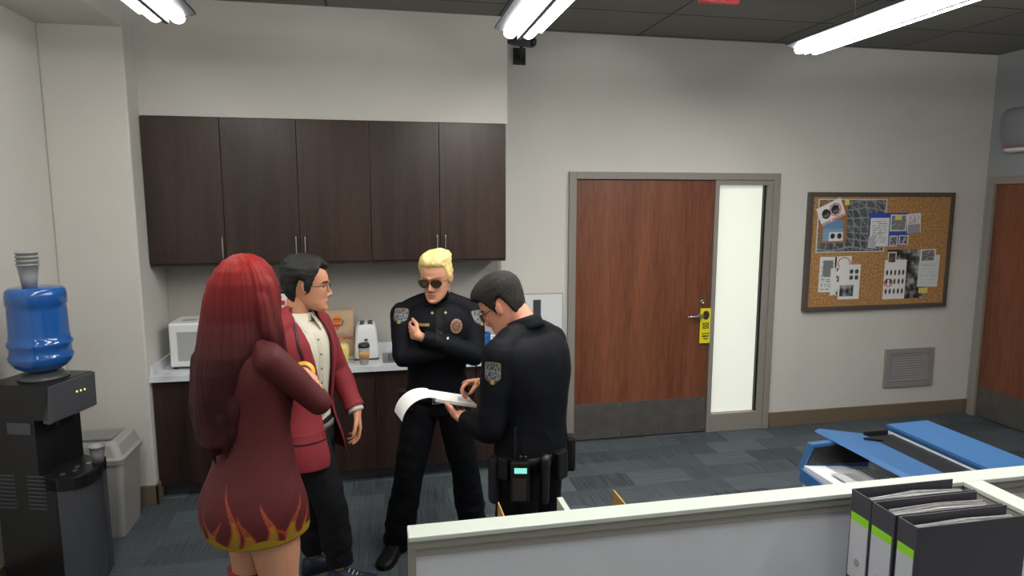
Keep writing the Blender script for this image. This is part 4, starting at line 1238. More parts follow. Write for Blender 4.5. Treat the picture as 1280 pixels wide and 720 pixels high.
def glasses(name, M, parent, lensm, framem, wide=.029, tall=.022, aviator=True, y0=.1015, z0=-.002):
    g = None
    def shape(s, k, o=0.0):
        pts = []
        for i in range(24):
            a = 2 * PI * i / 24; x = math.cos(a); z = math.sin(a)
            zz = z * tall * (1.0 if z > 0 else 1.15); xx = math.copysign(abs(x) ** .8, x) * wide
            if aviator and z < 0: xx = xx * (1 - .28 * abs(z)) + s * .004 * abs(z) * 0
            X = s * .034 + xx * k; Z = z0 + zz * k * (.82 if z > 0 else 1)
            pts.append(M @ V((X, y0 - .35 * max(0, abs(X) - .02) ** 1.0 * .55 + o, Z)))
        return pts
    bm = bmesh.new()
    for s in (-1, 1):
        p = shape(s, 1); p.append(p[0]); tube(bm, p, .0016, 6, False)
        tube(bm, [M @ V((s * .063, y0 - .012, z0 + .010)), M @ V((s * .080, y0 - .035, z0 + .009)), M @ V((s * .083, .0, z0 + .006)), M @ V((s * .080, -.012, z0 - .006))], .0018, 6)
    tube(bm, [M @ V((-.010, y0 + .002, z0 + .009)), M @ V((0, y0 + .006, z0 + .010)), M @ V((.010, y0 + .002, z0 + .009))], .0016, 6)
    if aviator: tube(bm, [M @ V((-.020, y0 + .0, z0 + .0165)), M @ V((.020, y0 + .0, z0 + .0165))], .0014, 6)
    g = part(name, bm, framem, parent, True)
    for s in (-1, 1):
        bm = bmesh.new()
        a = [bm.verts.new(p) for p in shape(s, .97)]; b = [bm.verts.new(p) for p in shape(s, .97, -.0015)]
        bm.faces.new(a); bm.faces.new(list(reversed(b)))
        for i in range(24): bm.faces.new((a[i], a[(i + 1) % 24], b[(i + 1) % 24], b[i]))
        part('lens', bm, lensm, g)
    return g

def cut_sleeve(me, E, W, t):
    E, W = V(E), V(W); q = E.lerp(W, t); d = (W - E).normalized()
    carve(me, lambda c: 0 < (c - q).dot(d) < .12 and ((c - q) - d * (c - q).dot(d)).length < .075)
def bvh_of(o):
    me = o.data; Mw = rmat(o)
    return BVHTree.FromPolygons([Mw @ v.co for v in me.vertices], [tuple(p.vertices) for p in me.polygons])

def hm(pos, f, sc=1.08, roll=0.0):
    Bm = basis(f, roll=roll).to_4x4()
    return Matrix.Translation(V(pos)) @ Bm @ Matrix.Scale(sc, 4)

def belt_ring(P, fp, a, bf, bb, z, hgt, m, parent, name='belt'):
    fp = V(fp).normalized(); s = fp.cross(V((0, 0, 1)))
    bm = bmesh.new(); rings = []
    c = V((P[0], P[1], 0))
    for zz, k in ((z, 0), (z, .006), (z + hgt, .006), (z + hgt, 0)):
        rings.append(ell(c + V((0, 0, zz)), s, fp, a + k, bf + k, 48, .93, bb + k))
    rings.append(rings[0]); loft(bm, rings, False)
    return part(name, bm, m, parent, True)

def patch_fn(kind):
    def f(u, v):
        a, b = (u - .5) * 2, (v - .5) * 2
        r = math.hypot(a, b)
        if kind == 'shield':
            if abs(a) > .93 - .2 * max(0, -b) or b > .93 or r > 1.2: return (26, 28, 32)
            if abs(a) > .84 - .2 * max(0, -b) or b > .86: return (126, 112, 70)
            if b > .50: return (128, 126, 118) if noise.noise(V((u * 26, 3, 0))) > .05 else (20, 24, 32)
            if b < -.62: return (30, 34, 40) if abs(a) > .2 else (150, 130, 64)
            if abs(r - .62) < .06: return (118, 118, 112)
            t = noise.noise(V((u * 6, v * 6, 4.0)))
            return (96, 112, 132) if t > .12 else ((24, 30, 42) if t > -.2 else (112, 112, 108))
        t = noise.noise(V((u * 9, v * 9, 1.0)))
        if .80 < r < .92: return (170, 126, 90)
        if r < .38: return (140, 100, 76) if t > 0 else (84, 56, 46)
        return (122, 82, 64) if math.sin(math.atan2(b, a) * 11) > 0 else (78, 54, 46)
    return f
def shield_mask(u, v):
    a, b = (u - .5) * 2, (v - .5) * 2
    return abs(a) < (.95 if b > -.35 else .95 - (abs(b) - .35) ** 1.5 * 1.3) and abs(b) < 1 - .12 * abs(a)
def round_mask(u, v): return math.hypot((u - .5) * 2, (v - .5) * 2) < 1

# ======================= the blond officer with folded arms
LBL1 = 'person in black police uniform, blond hair and sunglasses, arms folded'
o1 = root('person', LBL1, 'person', (.32, 3.78, 0))
P, N = V((.325, 3.80, .95)), V((.335, 3.79, 1.515)); fp, fc = (-.12, -1, 0), (-.10, -1, 0)
M1 = hm((.325, 3.735, 1.665), (-.42, -.90, -.20), 1.08)
Rs, Re, Rw = (.140, 3.80, 1.445), (.125, 3.665, 1.225), (.395, 3.615, 1.265)
Ls, Le, Lw = (.530, 3.78, 1.445), (.535, 3.655, 1.215), (.208, 3.575, 1.362)
hipR, kR, aR = (.235, 3.80, .90), (.150, 3.755, .50), (.075, 3.80, .10)
hipL, kL, aL = (.415, 3.79, .90), (.485, 3.80, .50), (.545, 3.88, .10)
dR, dL = (-.42, -.9, 0), (.45, -.9, 0)
bm = bmesh.new(); add_torso(bm, P, N, fp, fc, [q for q in PROF_M if q[0] < .92], -.018); add_traps(bm, N, Rs, Ls, -.024); add_head(bm, M1)
tube(bm, [M1 @ V((0, -.030, -.055)), M1 @ V((0, -.035, -.12)), N + V((0, .0, .0)), N - V((0, 0, .08))], [.058, .058, .054, .050], 20)
add_arm(bm, Rs, Re, Rw, -.004); add_arm(bm, Ls, Le, Lw, -.004)
add_leg(bm, hipR, kR, aR, -.004); add_leg(bm, hipL, kL, aL, -.004); add_foot(bm, aR, dR); add_foot(bm, aL, dL)
add_hand(bm, V(Lw), (-.45, .86, .16), (.8, .5, .1), (.2, -.1, 1), (14, 20, 16), .98, 1, (4, 4), palm_len=.075)
add_hand(bm, V(Rw), (.80, .60, .05), (-.5, .8, 0), (0, 0, 1), (14, 20, 16), 1.0, 2)
skin_mesh(bm, .0035, o1, 'body', M1, (208, 150, 122), (176, 104, 90), (170, 120, 70))
def thick1(p, az):
    t = .007 + .014 * max(0, min(1, (p.z - .05) / .07)) + .012 * gs(p.z, .10, .03) * max(0, p.y) / .08
    return t + .010 * gs(p.x, -.03, .04) * gs(p.z, .10, .04)
M_BLOND = mat('blond_hair', (232, 210, 140), .55, bump=.5, bscale=70, var=.14, vscale=40, stretch=(1, 1, .3))
short_hair('hair', M1, o1, M_BLOND, LINE_M, thick1, 1.0, .012, 24)
M_LENS1 = mat('brown_lens', (70, 58, 46), .08, .3)
glasses('sunglasses', M1, o1, M_LENS1, mat('bronze_frame', (86, 66, 44), .35, .5), .0305, .0225)
# shirt
ZB = .975
bm = bmesh.new(); add_torso(bm, P, N, fp, fc, [q for q in PROF_M if q[0] > .0 - .01 and q[0] < .99], .022); add_traps(bm, N, Rs, Ls, .008); tube(bm, [N - V((0, 0, .12)), N - V((0, 0, .03))], .088, 20, False)
add_arm(bm, Rs, Re, V(Rw), .014, end=V(Re).lerp(V(Rw), .97)); add_arm(bm, Ls, Le, V(Lw), .014, end=V(Le).lerp(V(Lw), 1.04))
me = remesh(bm, .006, 13); cut_sleeve(me, Le, Lw, .95)
displace(me, fold_noise(.0035, (8, 8, 6), 3))
s1 = link('shirt', me, M_UNI, o1, True)
b1 = bvh_of(s1)
bm = bmesh.new()
ncx = V((N.x - .006, N.y - .014, N.z + .034))
rr_ = [ell(ncx + V((0, -.006 * k, -.012 + .016 * k)), V((1, 0, 0)), V((0, 1, 0)), .074 - .004 * k, .068 - .003 * k, 30) for k in range(4)]
rr2 = [ell(ncx + V((0, -.006 * k, -.012 + .016 * k)), V((1, 0, 0)), V((0, 1, 0)), .080 - .004 * k, .074 - .003 * k, 30) for k in range(3, -1, -1)]
loft(bm, rr_ + rr2 + [rr_[0]], False); col1 = part('collar', bm, M_UNI, s1, True)
sd = V((.995, -.1, 0)); dn = V((.1, 1, 0))
decal('tie', b1, (.330, 3.66, 1.40), dn, (0, 0, 1), .055, .21, lambda u, v: (5, 5, 7), s1, M_TIE, .004, 24, lambda u, v: abs(u - .5) < .30 + .15 * (1 - v), .003)
decal('badge', b1, (.428, 3.66, 1.392), dn, (0, 0, 1), .068, .082, patch_fn('round'), s1, M_BADGE, .004, 34, round_mask, .004)
decal('name_bar', b1, (.235, 3.66, 1.405), dn, (.0, 0, 1), .082, .016, lambda u, v: (150, 120, 48), s1, M_BADGE, .004, 20, None, .003)
for x in (.293, .368): decal('collar_pin', b1, (x, 3.66, 1.468), dn, (0, 0, 1), .018, .018, lambda u, v: (170, 160, 120), s1, M_BADGE, .004, 10, lambda u, v: abs(u - .5) + abs(v - .5) < .5, .003)
decal('shoulder_patch', b1, (.118, 3.72, 1.452), (.42, .9, -.15), (0, 0, 1), .085, .090, patch_fn('shield'), s1, M_BADGE, .004, 34, shield_mask, .002)
decal('shoulder_patch', b1, (.570, 3.70, 1.428), (-.62, .78, -.05), (0, 0, 1), .085, .090, patch_fn('shield'), s1, M_BADGE, .004, 34, shield_mask, .002)
decal('button', b1, (.375, 3.62, 1.338), dn, (0, 0, 1), .010, .010, lambda u, v: (190, 190, 190), s1, M_BADGE, .004, 8, round_mask, .003)
# trousers
def trousers(P, N, fp, hR, kR, aR, hL, kL, aL, m, parent, g=.016, zt=-.03, flare=.010, seed=0, top=.06):
    bm = bmesh.new()
    add_torso(bm, P, N, fp, fp, [q for q in PROF_M if q[0] <= top] + [(top + .015, .166, .105, .118)], .012)
    for H_, K_, A_ in ((hR, kR, aR), (hL, kL, aL)): add_leg(bm, H_, K_, V(A_) + V((0, 0, zt)), g * .6, 1.04, g * 1.5, g + flare + .018)
    me = remesh(bm, .006, 4)
    f1 = fold_noise(.005, (7, 7, 9), seed)
    displace(me, lambda c, n: f1(c, n) * (1.5 if c.z < .35 else (.8 if c.z < .7 else .4)))
    return link('trousers', me, m, parent, True)
t1 = trousers(P, N, fp, hipR, kR, aR, hipL, kL, aL, M_UNIT, o1, seed=5)
for A_, d_ in ((aR, dR), (aL, dL)): shoe('shoe', A_, d_, M_LEATH, o1, .30)
bl = belt_ring(P, fp, .186, .121, .138, .935, .045, M_LEATH, o1, 'duty_belt')
bm = bmesh.new(); bx_, by_ = .312, 3.67
for a, b in (((-.026, -.018), (.026, -.013)), ((-.026, .013), (.026, .018)), ((-.026, -.018), (-.021, .018)), ((.021, -.018), (.026, .018))):
    box(bm, (bx_ + a[0], by_ - .004, .957 + a[1]), (bx_ + b[0], by_ + .004, .957 + b[1]), .001)
part('buckle', bm, M_CHROME, bl)
def pouch(c, fdir, w, d, h, m, parent, name='pouch', bev=.008):
    f = V(fdir).normalized(); r = basis(f)
    return part(name, box(bmesh.new(), (c[0] - w / 2, c[1] - d / 2, c[2] - h / 2), (c[0] + w / 2, c[1] + d / 2, c[2] + h / 2), bev, r), m, parent)
pouch((.125, 3.78, .93), (-1, -.1, 0), .06, .05, .15, M_GEAR, bl, 'holster')
pouch((.155, 3.70, .95), (-.7, -.7, 0), .05, .03, .09, M_GEAR, bl, 'pouch')
ra = root('radio', 'black radio with a tall antenna on the left hip of the blond officer', 'radio', (.54, 3.76, .95))
pouch((.535, 3.745, 1.0), (1, -.5, 0), .055, .03, .13, M_GEAR, ra, 'radio_body')
bm = bmesh.new(); tube(bm, [(.55, 3.73, 1.06), (.552, 3.73, 1.24)], [.006, .004], 10); part('antenna', bm, M_GEAR, ra)

# ======================= the dark haired man in the red blazer
o2 = root('person', 'person in red blazer and open white shirt, dark hair, black trousers, seen from the side', 'person', (-.36, 3.46, 0))
P, N = V((-.385, 3.47, .93)), V((-.412, 3.475, 1.505)); fp, fc = (.93, -.35, 0), (.80, -.6, 0)
F2 = V((.80, -.6, 0)).normalized(); S2 = F2.cross(V((0, 0, 1)))
M2 = hm((-.352, 3.47, 1.668), (1, .02, -.06), 1.07)
Rs = N + S2 * .178 + V((0, 0, -.06)); Ls = N - S2 * .145 + V((0, 0, -.06))
Re, Rw = (-.545, 3.24, 1.17), (-.58, 3.30, .92)
Le, Lw = (-.228, 3.655, 1.175), (-.130, 3.53, .965)
hipR, kR, aR = (-.375, 3.39, .88), (-.275, 3.42, .50), (-.250, 3.50, .11)
hipL, kL, aL = (-.345, 3.55, .88), (-.385, 3.60, .50), (-.40, 3.66, .11)
dR, dL = (1, -.25, 0), (.8, .3, 0)
bm = bmesh.new(); add_torso(bm, P, N, fp, fc, [q for q in PROF_M if q[0] < .92], -.018); add_traps(bm, N, Rs, Ls, -.024); add_head(bm, M2)
tube(bm, [M2 @ V((0, -.035, -.05)), M2 @ V((0, -.045, -.12)), N + V((0, 0, .0)), N - V((0, 0, .08))], [.060, .060, .056, .050], 20)
add_arm(bm, Rs, Re, Rw, -.004); add_arm(bm, Ls, Le, Lw, -.004)
add_leg(bm, hipR, kR, aR, -.004); add_leg(bm, hipL, kL, aL, -.004); add_foot(bm, aR, dR); add_foot(bm, aL, dL)
add_hand(bm, V(Lw), (.12, -.12, -1), (-.75, -.1, .1), (.1, -1, .2), ((16, 26, 20), (22, 32, 22), (28, 36, 24), (32, 38, 26)), 1.04, 4, (20, 14))
add_hand(bm, V(Rw), (.2, 0, -1), (-.3, 1, 0), (1, 0, 0), (24, 30, 24), 1.0, 4)
skin_mesh(bm, .0035, o2, 'body', M2, (200, 142, 112), (164, 96, 80), (36, 26, 24))
LINE_2 = [(0, .074), (22, .082), (34, .090), (48, .066), (60, .040), (68, .004), (76, -.030), (91, -.034), (96, .026), (112, .030), (122, -.010), (132, -.070), (150, -.088), (180, -.092)]
def thick2(p, az): return .015 + .016 * max(0, min(1, (p.z - .0) / .11)) + .008 * max(0, -p.y / .1)
M_BLACKH = mat('black_hair', (11, 12, 14), .65, bump=.5, bscale=90, var=.3, vscale=30)
short_hair('hair', M2, o2, M_BLACKH, LINE_2, thick2, 8.0, .006, 34)
m, nt, b = new_mat('clear_lens'); b.inputs['Base Color'].default_value = lin((200, 205, 205)); b.inputs['Alpha'].default_value = .18; b.inputs['Roughness'].default_value = .05
M_CLEAR = m
glasses('glasses', M2, o2, M_CLEAR, M_GEAR, .024, .019, False)
M_SHIRT2 = mat('cream_shirt', (206, 202, 186), .7, bump=.08, bscale=600)
bm = bmesh.new(); add_torso(bm, P, N, fp, fc, [q for q in PROF_M if -.01 < q[0] < .99], .006)
me = remesh(bm, .006, 3); displace(me, fold_noise(.003, (10, 10, 4), 9)); sh2 = link('shirt', me, M_SHIRT2, o2, True)
b2 = bvh_of(sh2)
# shirt collar: two wings + stand
bm = bmesh.new(); c0 = N + V((.0, .0, -.0))
ins = [ell(c0 + V((.004 * k, 0, -.014 + .014 * k)), S2, F2, .073 - .003 * k, .070 - .003 * k, 30) for k in range(4)]
ous = [ell(c0 + V((.004 * k, 0, -.014 + .014 * k)), S2, F2, .079 - .002 * k, .076 - .002 * k, 30) for k in range(3, -1, -1)]
loft(bm, ins + ous + [ins[0]], False)
for sg in (1, -1):
    a = c0 + F2 * .080 + S2 * .010 * sg + V((0, 0, .024)); bq = c0 + F2 * .035 + S2 * sg * .076 + V((0, 0, .034)); cq = c0 + F2 * .045 + S2 * sg * .098 + V((0, 0, -.02)); dq = c0 + F2 * .112 + S2 * sg * .050 + V((0, 0, -.062))
    prism(bm, [a, bq, cq, dq], F2 * .004)
part('collar', bm, M_SHIRT2, sh2)
for i in range(6):
    z = 1.40 - i * .075; decal('button', b2, P.lerp(N, (z - P.z) / (N.z - P.z)) + F2 * .12 - S2 * .0, -F2, (0, 0, 1), .011, .011, lambda u, v: (90, 88, 84), sh2, M_BADGE, .004, 8, round_mask, .002)
decal('placket', b2, P.lerp(N, .5) + F2 * .12, -F2, (0, 0, 1), .034, .44, lambda u, v: (196, 192, 176), sh2, M_BADGE, .0022, 30, None, .0012)
# blazer
M_BLAZ = mat('red_blazer_cloth', (134, 47, 54), .72, bump=.1, bscale=500, var=.06, vscale=8, spec=.25)
M_PIPE = mat('black_piping', (16, 14, 16), .5)
bm = bmesh.new()
add_torso(bm, P, N, fp, fc, [(-.36, .190, .150, .15), (-.26, .192, .150, .152), (-.12, .188, .138, .148), (0, .178, .118, .13)] + [q for q in PROF_M if .02 < q[0] < .99], .024); add_traps(bm, N, Rs, Ls, .012); tube(bm, [N - V((0, 0, .12)), N - V((0, 0, .03))], .088, 20, False)
add_arm(bm, Rs, Re, V(Rw), .014, end=V(Re).lerp(V(Rw), .93), cuff=.012); add_arm(bm, Ls, Le, V(Lw), .014, end=V(Le).lerp(V(Lw), 1.04), cuff=.014)
mej = remesh(bm, .0055, 11); displace(mej, fold_noise(.0035, (7, 7, 5), 14))
def loc2(c):
    t = (c.z - P.z) / (N.z - P.z); q = c - P.lerp(N, t); tt = max(0, min(1, t)); tt = tt * tt * (3 - 2 * tt)
    f = V((.93, -.35, 0)).normalized().lerp(F2, tt).normalized(); s = f.cross(V((0, 0, 1)))
    return q.dot(s), q.dot(f), c.z
def wopen(z):
    pts = [(.66, .120), (.80, .094), (.95, .075), (1.10, .060), (1.25, .074), (1.38, .086), (1.46, .088), (1.6, .088)]
    for (a, wa), (b_, wb) in zip(pts, pts[1:]):
        if a <= z <= b_: return wa + (wb - wa) * (z - a) / (b_ - a)
    return .1
def isarm(c):
    # part of the sleeves (far from the spine axis)
    x, y, z = loc2(c); return abs(x) > .225
def jopen(c):
    x, y, z = loc2(c)
    return y > .03 and abs(x) < wopen(z) and not isarm(c)
base_j = mej.copy()
lap = lambda c: (loc2(c)[1] > .03 and wopen(c.z) - .002 < abs(loc2(c)[0]) < wopen(c.z) + .006 + .040 * max(0, min(1, (c.z - 1.05) / .12)) * max(.15, min(1, (1.50 - c.z) / .10)) and 1.05 < c.z < 1.50)
pipe = lambda c: (loc2(c)[1] > .02 and 1.06 < c.z < 1.49 and abs(abs(loc2(c)[0]) - (wopen(c.z) + .010 + .040 * max(0, min(1, (c.z - 1.05) / .12)) * max(.15, min(1, (1.50 - c.z) / .10)))) < .0065)
edge = lambda c: (loc2(c)[1] > .03 and c.z < 1.2 and 0 <= abs(loc2(c)[0]) - wopen(c.z) < .008)
carve(mej, lambda c: jopen(c) or c.z < .755); cut_sleeve(mej, Le, Lw, .90); thicken(mej, .006)
jk = link('blazer', mej, M_BLAZ, o2, True)
shell('lapel', base_j, lap, .001, .004, M_BLAZ, jk)
shell('lapel_piping', base_j, pipe, .001, .003, M_PIPE, jk, 10)
bpy.data.meshes.remove(base_j)
bj = bvh_of(jk)
decal('pocket_flap', bj, V((-.36, 3.25, .92)), (.12, 1, 0), (0, 0, 1), .15, .05, lambda u, v: (128, 36, 46) if v > .1 else (50, 16, 20), jk, M_BADGE, .005, 20, None, .004)
for A_, E_, q in ((Lw, Le, .99),):
    bm = bmesh.new(); tube(bm, [V(E_).lerp(V(A_), .86), V(E_).lerp(V(A_), .975)], [.040, .043], 20, False); part('shirt_cuff', bm, M_SHIRT2, sh2, True)
t2 = trousers(P, N, fp, hipR, kR, aR, hipL, kL, aL, mat('charcoal_trousers', (26, 27, 31), .75, bump=.05, bscale=500, spec=.2), o2, seed=11, flare=.0, g=.014, zt=.06)
belt_ring(P, fp, .184, .119, .138, .925, .032, mat('pale_belt', (120, 122, 124), .4), o2, 'belt')
M_SNK = mat('navy_sneaker', (28, 34, 56), .6)
shoe('sneaker', aR, dR, M_SNK, o2, .29); shoe('sneaker', aL, dL, M_SNK, o2, .29)
# ======================= the woman with long red hair
o3 = root('person', 'person with waist-long red hair and short red dress with flame hem, back turned', 'person', (-.46, 2.5, 0))
F3 = V((.80, .60, 0)).normalized(); S3 = F3.cross(V((0, 0, 1)))
P, N = V((-.458, 2.50, 1.06)), V((-.470, 2.49, 1.615)); fp = fc = F3
M3 = hm((-.468, 2.515, 1.765), (.86, .50, -.05), 1.03)
Rs = N + S3 * .150 + V((0, 0, -.065)); Ls = N - S3 * .150 + V((0, 0, -.065))
Re, Rw = (-.222, 2.43, 1.362), (-.290, 2.68, 1.365)
Le, Lw = (-.335, 2.77, 1.365), (-.285, 2.545, 1.452)
hR, kR_, aR_ = P + S3 * .085 + V((0, 0, -.06)), P + S3 * .085 + V((.02, .01, -.50)), P + S3 * .085 + V((-.01, 0, -.92))
hL, kL_, aL_ = P - S3 * .085 + V((0, 0, -.06)), P - S3 * .085 + V((-.015, .01, -.50)), P - S3 * .085 + V((-.05, 0, -.92))
bm = bmesh.new(); add_torso(bm, P, N, fp, fc, PROF_F, -.006); add_head(bm, M3)
tube(bm, [M3 @ V((0, -.03, -.05)), M3 @ V((0, -.035, -.12)), N, N - V((0, 0, .08))], [.050, .048, .052, .06], 20)
add_arm(bm, Rs, Re, Rw, -.003, .82); add_arm(bm, Ls, Le, Lw, -.003, .82)
add_leg(bm, hR, kR_, aR_, .004, .98); add_leg(bm, hL, kL_, aL_, .004, .98)
for A_ in (aR_, aL_): add_foot(bm, (A_.x, A_.y, 0), F3, 0, .23)
for A_ in (aR_, aL_): tube(bm, [A_, V((A_.x, A_.y, .05))], [.036, .034], 16)
add_hand(bm, V(Lw), (.28, -.9, .05), (-.4, -.1, -1), (1, .2, 0), (22, 30, 24), .92, 3, (14, 8))
add_hand(bm, V(Rw), (-.75, .5, .1), (.4, .8, 0), (0, 0, 1), (14, 20, 16), .92, 3)
skin_mesh(bm, .004, o3, 'body', M3, (196, 142, 114), (170, 60, 66), (90, 30, 24))
# dress
PROF_D = [(-.345, .192, .150, .190), (-.25, .200, .150, .205), (-.12, .202, .140, .208), (.0, .190, .125, .185), (.12, .172, .115, .150), (.26, .155, .108, .120), (.40, .146, .108, .108), (.56, .150, .132, .108), (.68, .160, .146, .112), (.80, .162, .115, .112), (.90, .150, .088, .098), (.975, .085, .062, .070)]
bm = bmesh.new(); add_torso(bm, P, N, fp, fc, PROF_D, .004); add_traps(bm, N, Rs, Ls, .0, .86)
add_arm(bm, Rs, Re, V(Rw), .006, .86, end=V(Re).lerp(V(Rw), .97)); add_arm(bm, Ls, Le, V(Lw), .006, .86, end=V(Le).lerp(V(Lw), .93))
med = remesh(bm, .0045, 14); displace(med, fold_noise(.0025, (6, 6, 4), 30))
zh = P.z - .345 * (N.z - P.z)
carve(med, lambda c: c.z < zh + .012)
thicken(med, .004)
rnd = random.Random(9)
tongues = []
u_ = -1.0
for i in range(22):
    tongues.append((i / 22 * 2 * PI + rnd.uniform(-.06, .06), (.10, .19, .13, .235, .11, .16)[i % 6] + rnd.uniform(-.02, .02), rnd.uniform(.15, .22), rnd.choice((-1, 1)) * rnd.uniform(.08, .14)))
RED, DEEP = (78, 26, 29), (104, 30, 36)
def flame(c):
    q = c - P; a = math.atan2(q.dot(S3), q.dot(F3)); v = c.z - zh
    col = RED
    if v > .30: return col
    if v < .034 + .012 * math.sin(a * 7): return (148, 120, 26)
    best = None
    for (ta, Ht, Wt, sw) in tongues:
        if v >= Ht: continue
        k = v / Ht
        da = (a - ta - sw * math.sin(k * PI * 1.5) + PI) % (2 * PI) - PI
        half = Wt * (1 - k) ** 1.15 * (1 - .25 * math.sin(k * PI)) * .85 + .012 * (1 - k)
        d = abs(da)
        if d < half:
            e = (half - d)
            cc = (150, 64, 38) if e < .03 else ((140, 108, 30) if k < .5 else (116, 60, 32))
            if best is None or e > best[0]: best = (e, cc)
    return best[1] if best else col
co = verts_np(med); set_cols(med, [lin(flame(V(c))) if c[2] < zh + .3 else lin(RED) for c in co.tolist()])
M_DRESS = vcol_mat('red_dress_cloth', .62, bump=.1, bscale=400, spec=.3)
dr3 = link('dress', med, M_DRESS, o3, True)
# thigh-high red boots
M_BOOT = mat('red_boots', (130, 26, 22), .4)
for H_, K_, A_, zt in ((hR, kR_, aR_, .60), (hL, kL_, aL_, .675)):
    bm = bmesh.new()
    top = H_.lerp(K_, (H_.z - zt) / (H_.z - K_.z))
    tube(bm, [top, K_, K_.lerp(A_, .35), A_, V((A_.x, A_.y, .06))], [.085 if zt > .62 else .080, .066, .066, .048, .045], 24, False)
    add_foot(bm, (A_.x, A_.y, 0), F3, .006, .24); part('boot', bm, M_BOOT, o3, True)
# hair
bm = bmesh.new()
hx, hy = -.468, 2.50
rings = []
for z, xl, xr, yn, yf in ((1.20, -.585, -.565, 2.40, 2.43), (1.24, -.628, -.535, 2.365, 2.46), (1.32, -.650, -.505, 2.365, 2.48), (1.42, -.650, -.475, 2.345, 2.50), (1.50, -.645, -.440, 2.335, 2.53), (1.56, -.640, -.40, 2.335, 2.56), (1.62, -.632, -.365, 2.35, 2.59),
                          (1.68, -.622, -.352, 2.365, 2.61), (1.75, -.610, -.350, 2.37, 2.63), (1.81, -.592, -.358, 2.375, 2.635), (1.855, -.566, -.378, 2.39, 2.62), (1.888, -.536, -.408, 2.42, 2.59), (1.906, -.505, -.44, 2.46, 2.54), (1.910, -.485, -.46, 2.49, 2.51)):
    rings.append(ell(V(((xl + xr) / 2, (yn + yf) / 2, z)), V((1, 0, 0)), V((0, -1, 0)), (xr - xl) / 2, (yf - yn) / 2, 40, .95))
loft(bm, rings)
# locks: left outer, right front lock over the shoulder, loose ends
def lock(pts, r): tube(bm, pts, r, 14)
lock([(-.40, 2.44, 1.80), (-.368, 2.43, 1.66), (-.352, 2.45, 1.54), (-.338, 2.49, 1.45), (-.335, 2.50, 1.40)], [.04, .032, .024, .016, .006])
lock([(-.41, 2.42, 1.75), (-.385, 2.40, 1.64), (-.362, 2.43, 1.55), (-.350, 2.45, 1.48)], [.04, .030, .020, .008])
lock([(-.60, 2.42, 1.50), (-.608, 2.40, 1.35), (-.60, 2.41, 1.25), (-.585, 2.42, 1.16)], [.04, .034, .022, .004])
lock([(-.56, 2.40, 1.45), (-.555, 2.39, 1.35), (-.550, 2.39, 1.27), (-.54, 2.40, 1.18)], [.04, .033, .02, .004])
lock([(-.52, 2.40, 1.50), (-.51, 2.385, 1.38), (-.515, 2.385, 1.30), (-.52, 2.39, 1.23)], [.035, .030, .018, .004])
lock([(-.625, 2.43, 1.45), (-.632, 2.42, 1.33), (-.63, 2.42, 1.26), (-.62, 2.425, 1.19)], [.025, .02, .014, .003])
lock([(-.62, 2.43, 1.55), (-.640, 2.42, 1.40), (-.635, 2.42, 1.30), (-.62, 2.42, 1.21)], [.03, .022, .018, .004])
meh = remesh(bm, .005, 5)
ctr = V((-.50, 2.49, 0))
def strands(c, n):
    q = c - ctr; a = math.atan2(q.y, q.x)
    w_ = noise.noise(V((0, 0, c.z * 3))) * .25
    return .0055 * noise.noise(V((a * 7 + w_, c.z * 1.2, 2.0))) + .0035 * noise.noise(V((a * 22 + w_ * 2, c.z * 1.5, 7.0)))
displace(meh, strands)
bmf = bmesh.new(); bmf.from_mesh(meh)
# open the front so the face shows from the other side
fl = M3 @ V((0, .085, -.02))
dead = [f for f in bmf.faces if (lambda q: (q.y > .045 and abs(q.x) < .060 and -.20 < q.z < .070))(M3.inverted() @ f.calc_center_median())]
bmesh.ops.delete(bmf, geom=dead, context='FACES'); smooth_border(bmf); bmf.to_mesh(meh); bmf.free()
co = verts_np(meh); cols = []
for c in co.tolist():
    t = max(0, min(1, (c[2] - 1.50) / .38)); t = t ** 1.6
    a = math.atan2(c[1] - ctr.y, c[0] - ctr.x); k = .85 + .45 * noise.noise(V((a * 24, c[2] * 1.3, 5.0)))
    lo, hi = (58, 21, 24), (150, 24, 22)  # brighter crown: top light painted in, together with a dyed gradient
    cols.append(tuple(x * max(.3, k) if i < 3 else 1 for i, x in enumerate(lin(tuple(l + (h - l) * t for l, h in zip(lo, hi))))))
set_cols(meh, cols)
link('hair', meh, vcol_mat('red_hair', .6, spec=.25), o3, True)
bm = bmesh.new(); tube(bm, [V(Lw).lerp(V(Le), .03), V(Lw).lerp(V(Le), .13)], [.043, .045], 24, False); bgl = part('bangle', bm, mat('orange_bangle', (226, 164, 50), .35), o3, True)
bm = bmesh.new(); tube(bm, [V(Lw).lerp(V(Le), .132), V(Lw).lerp(V(Le), .19)], [.046, .046], 24, False); part('bangle_band', bm, M_GEAR, bgl, True)
bd = bvh_of(dr3)
decal('shoulder_strap', bd, N + S3 * .085 + V((0, 0, .10)), (0, 0, -1), F3, .022, .20, lambda u, v: (170, 166, 160) if abs(v - .42) < .06 else (24, 20, 22), dr3, M_BADGE, .004, 20, None, .004)

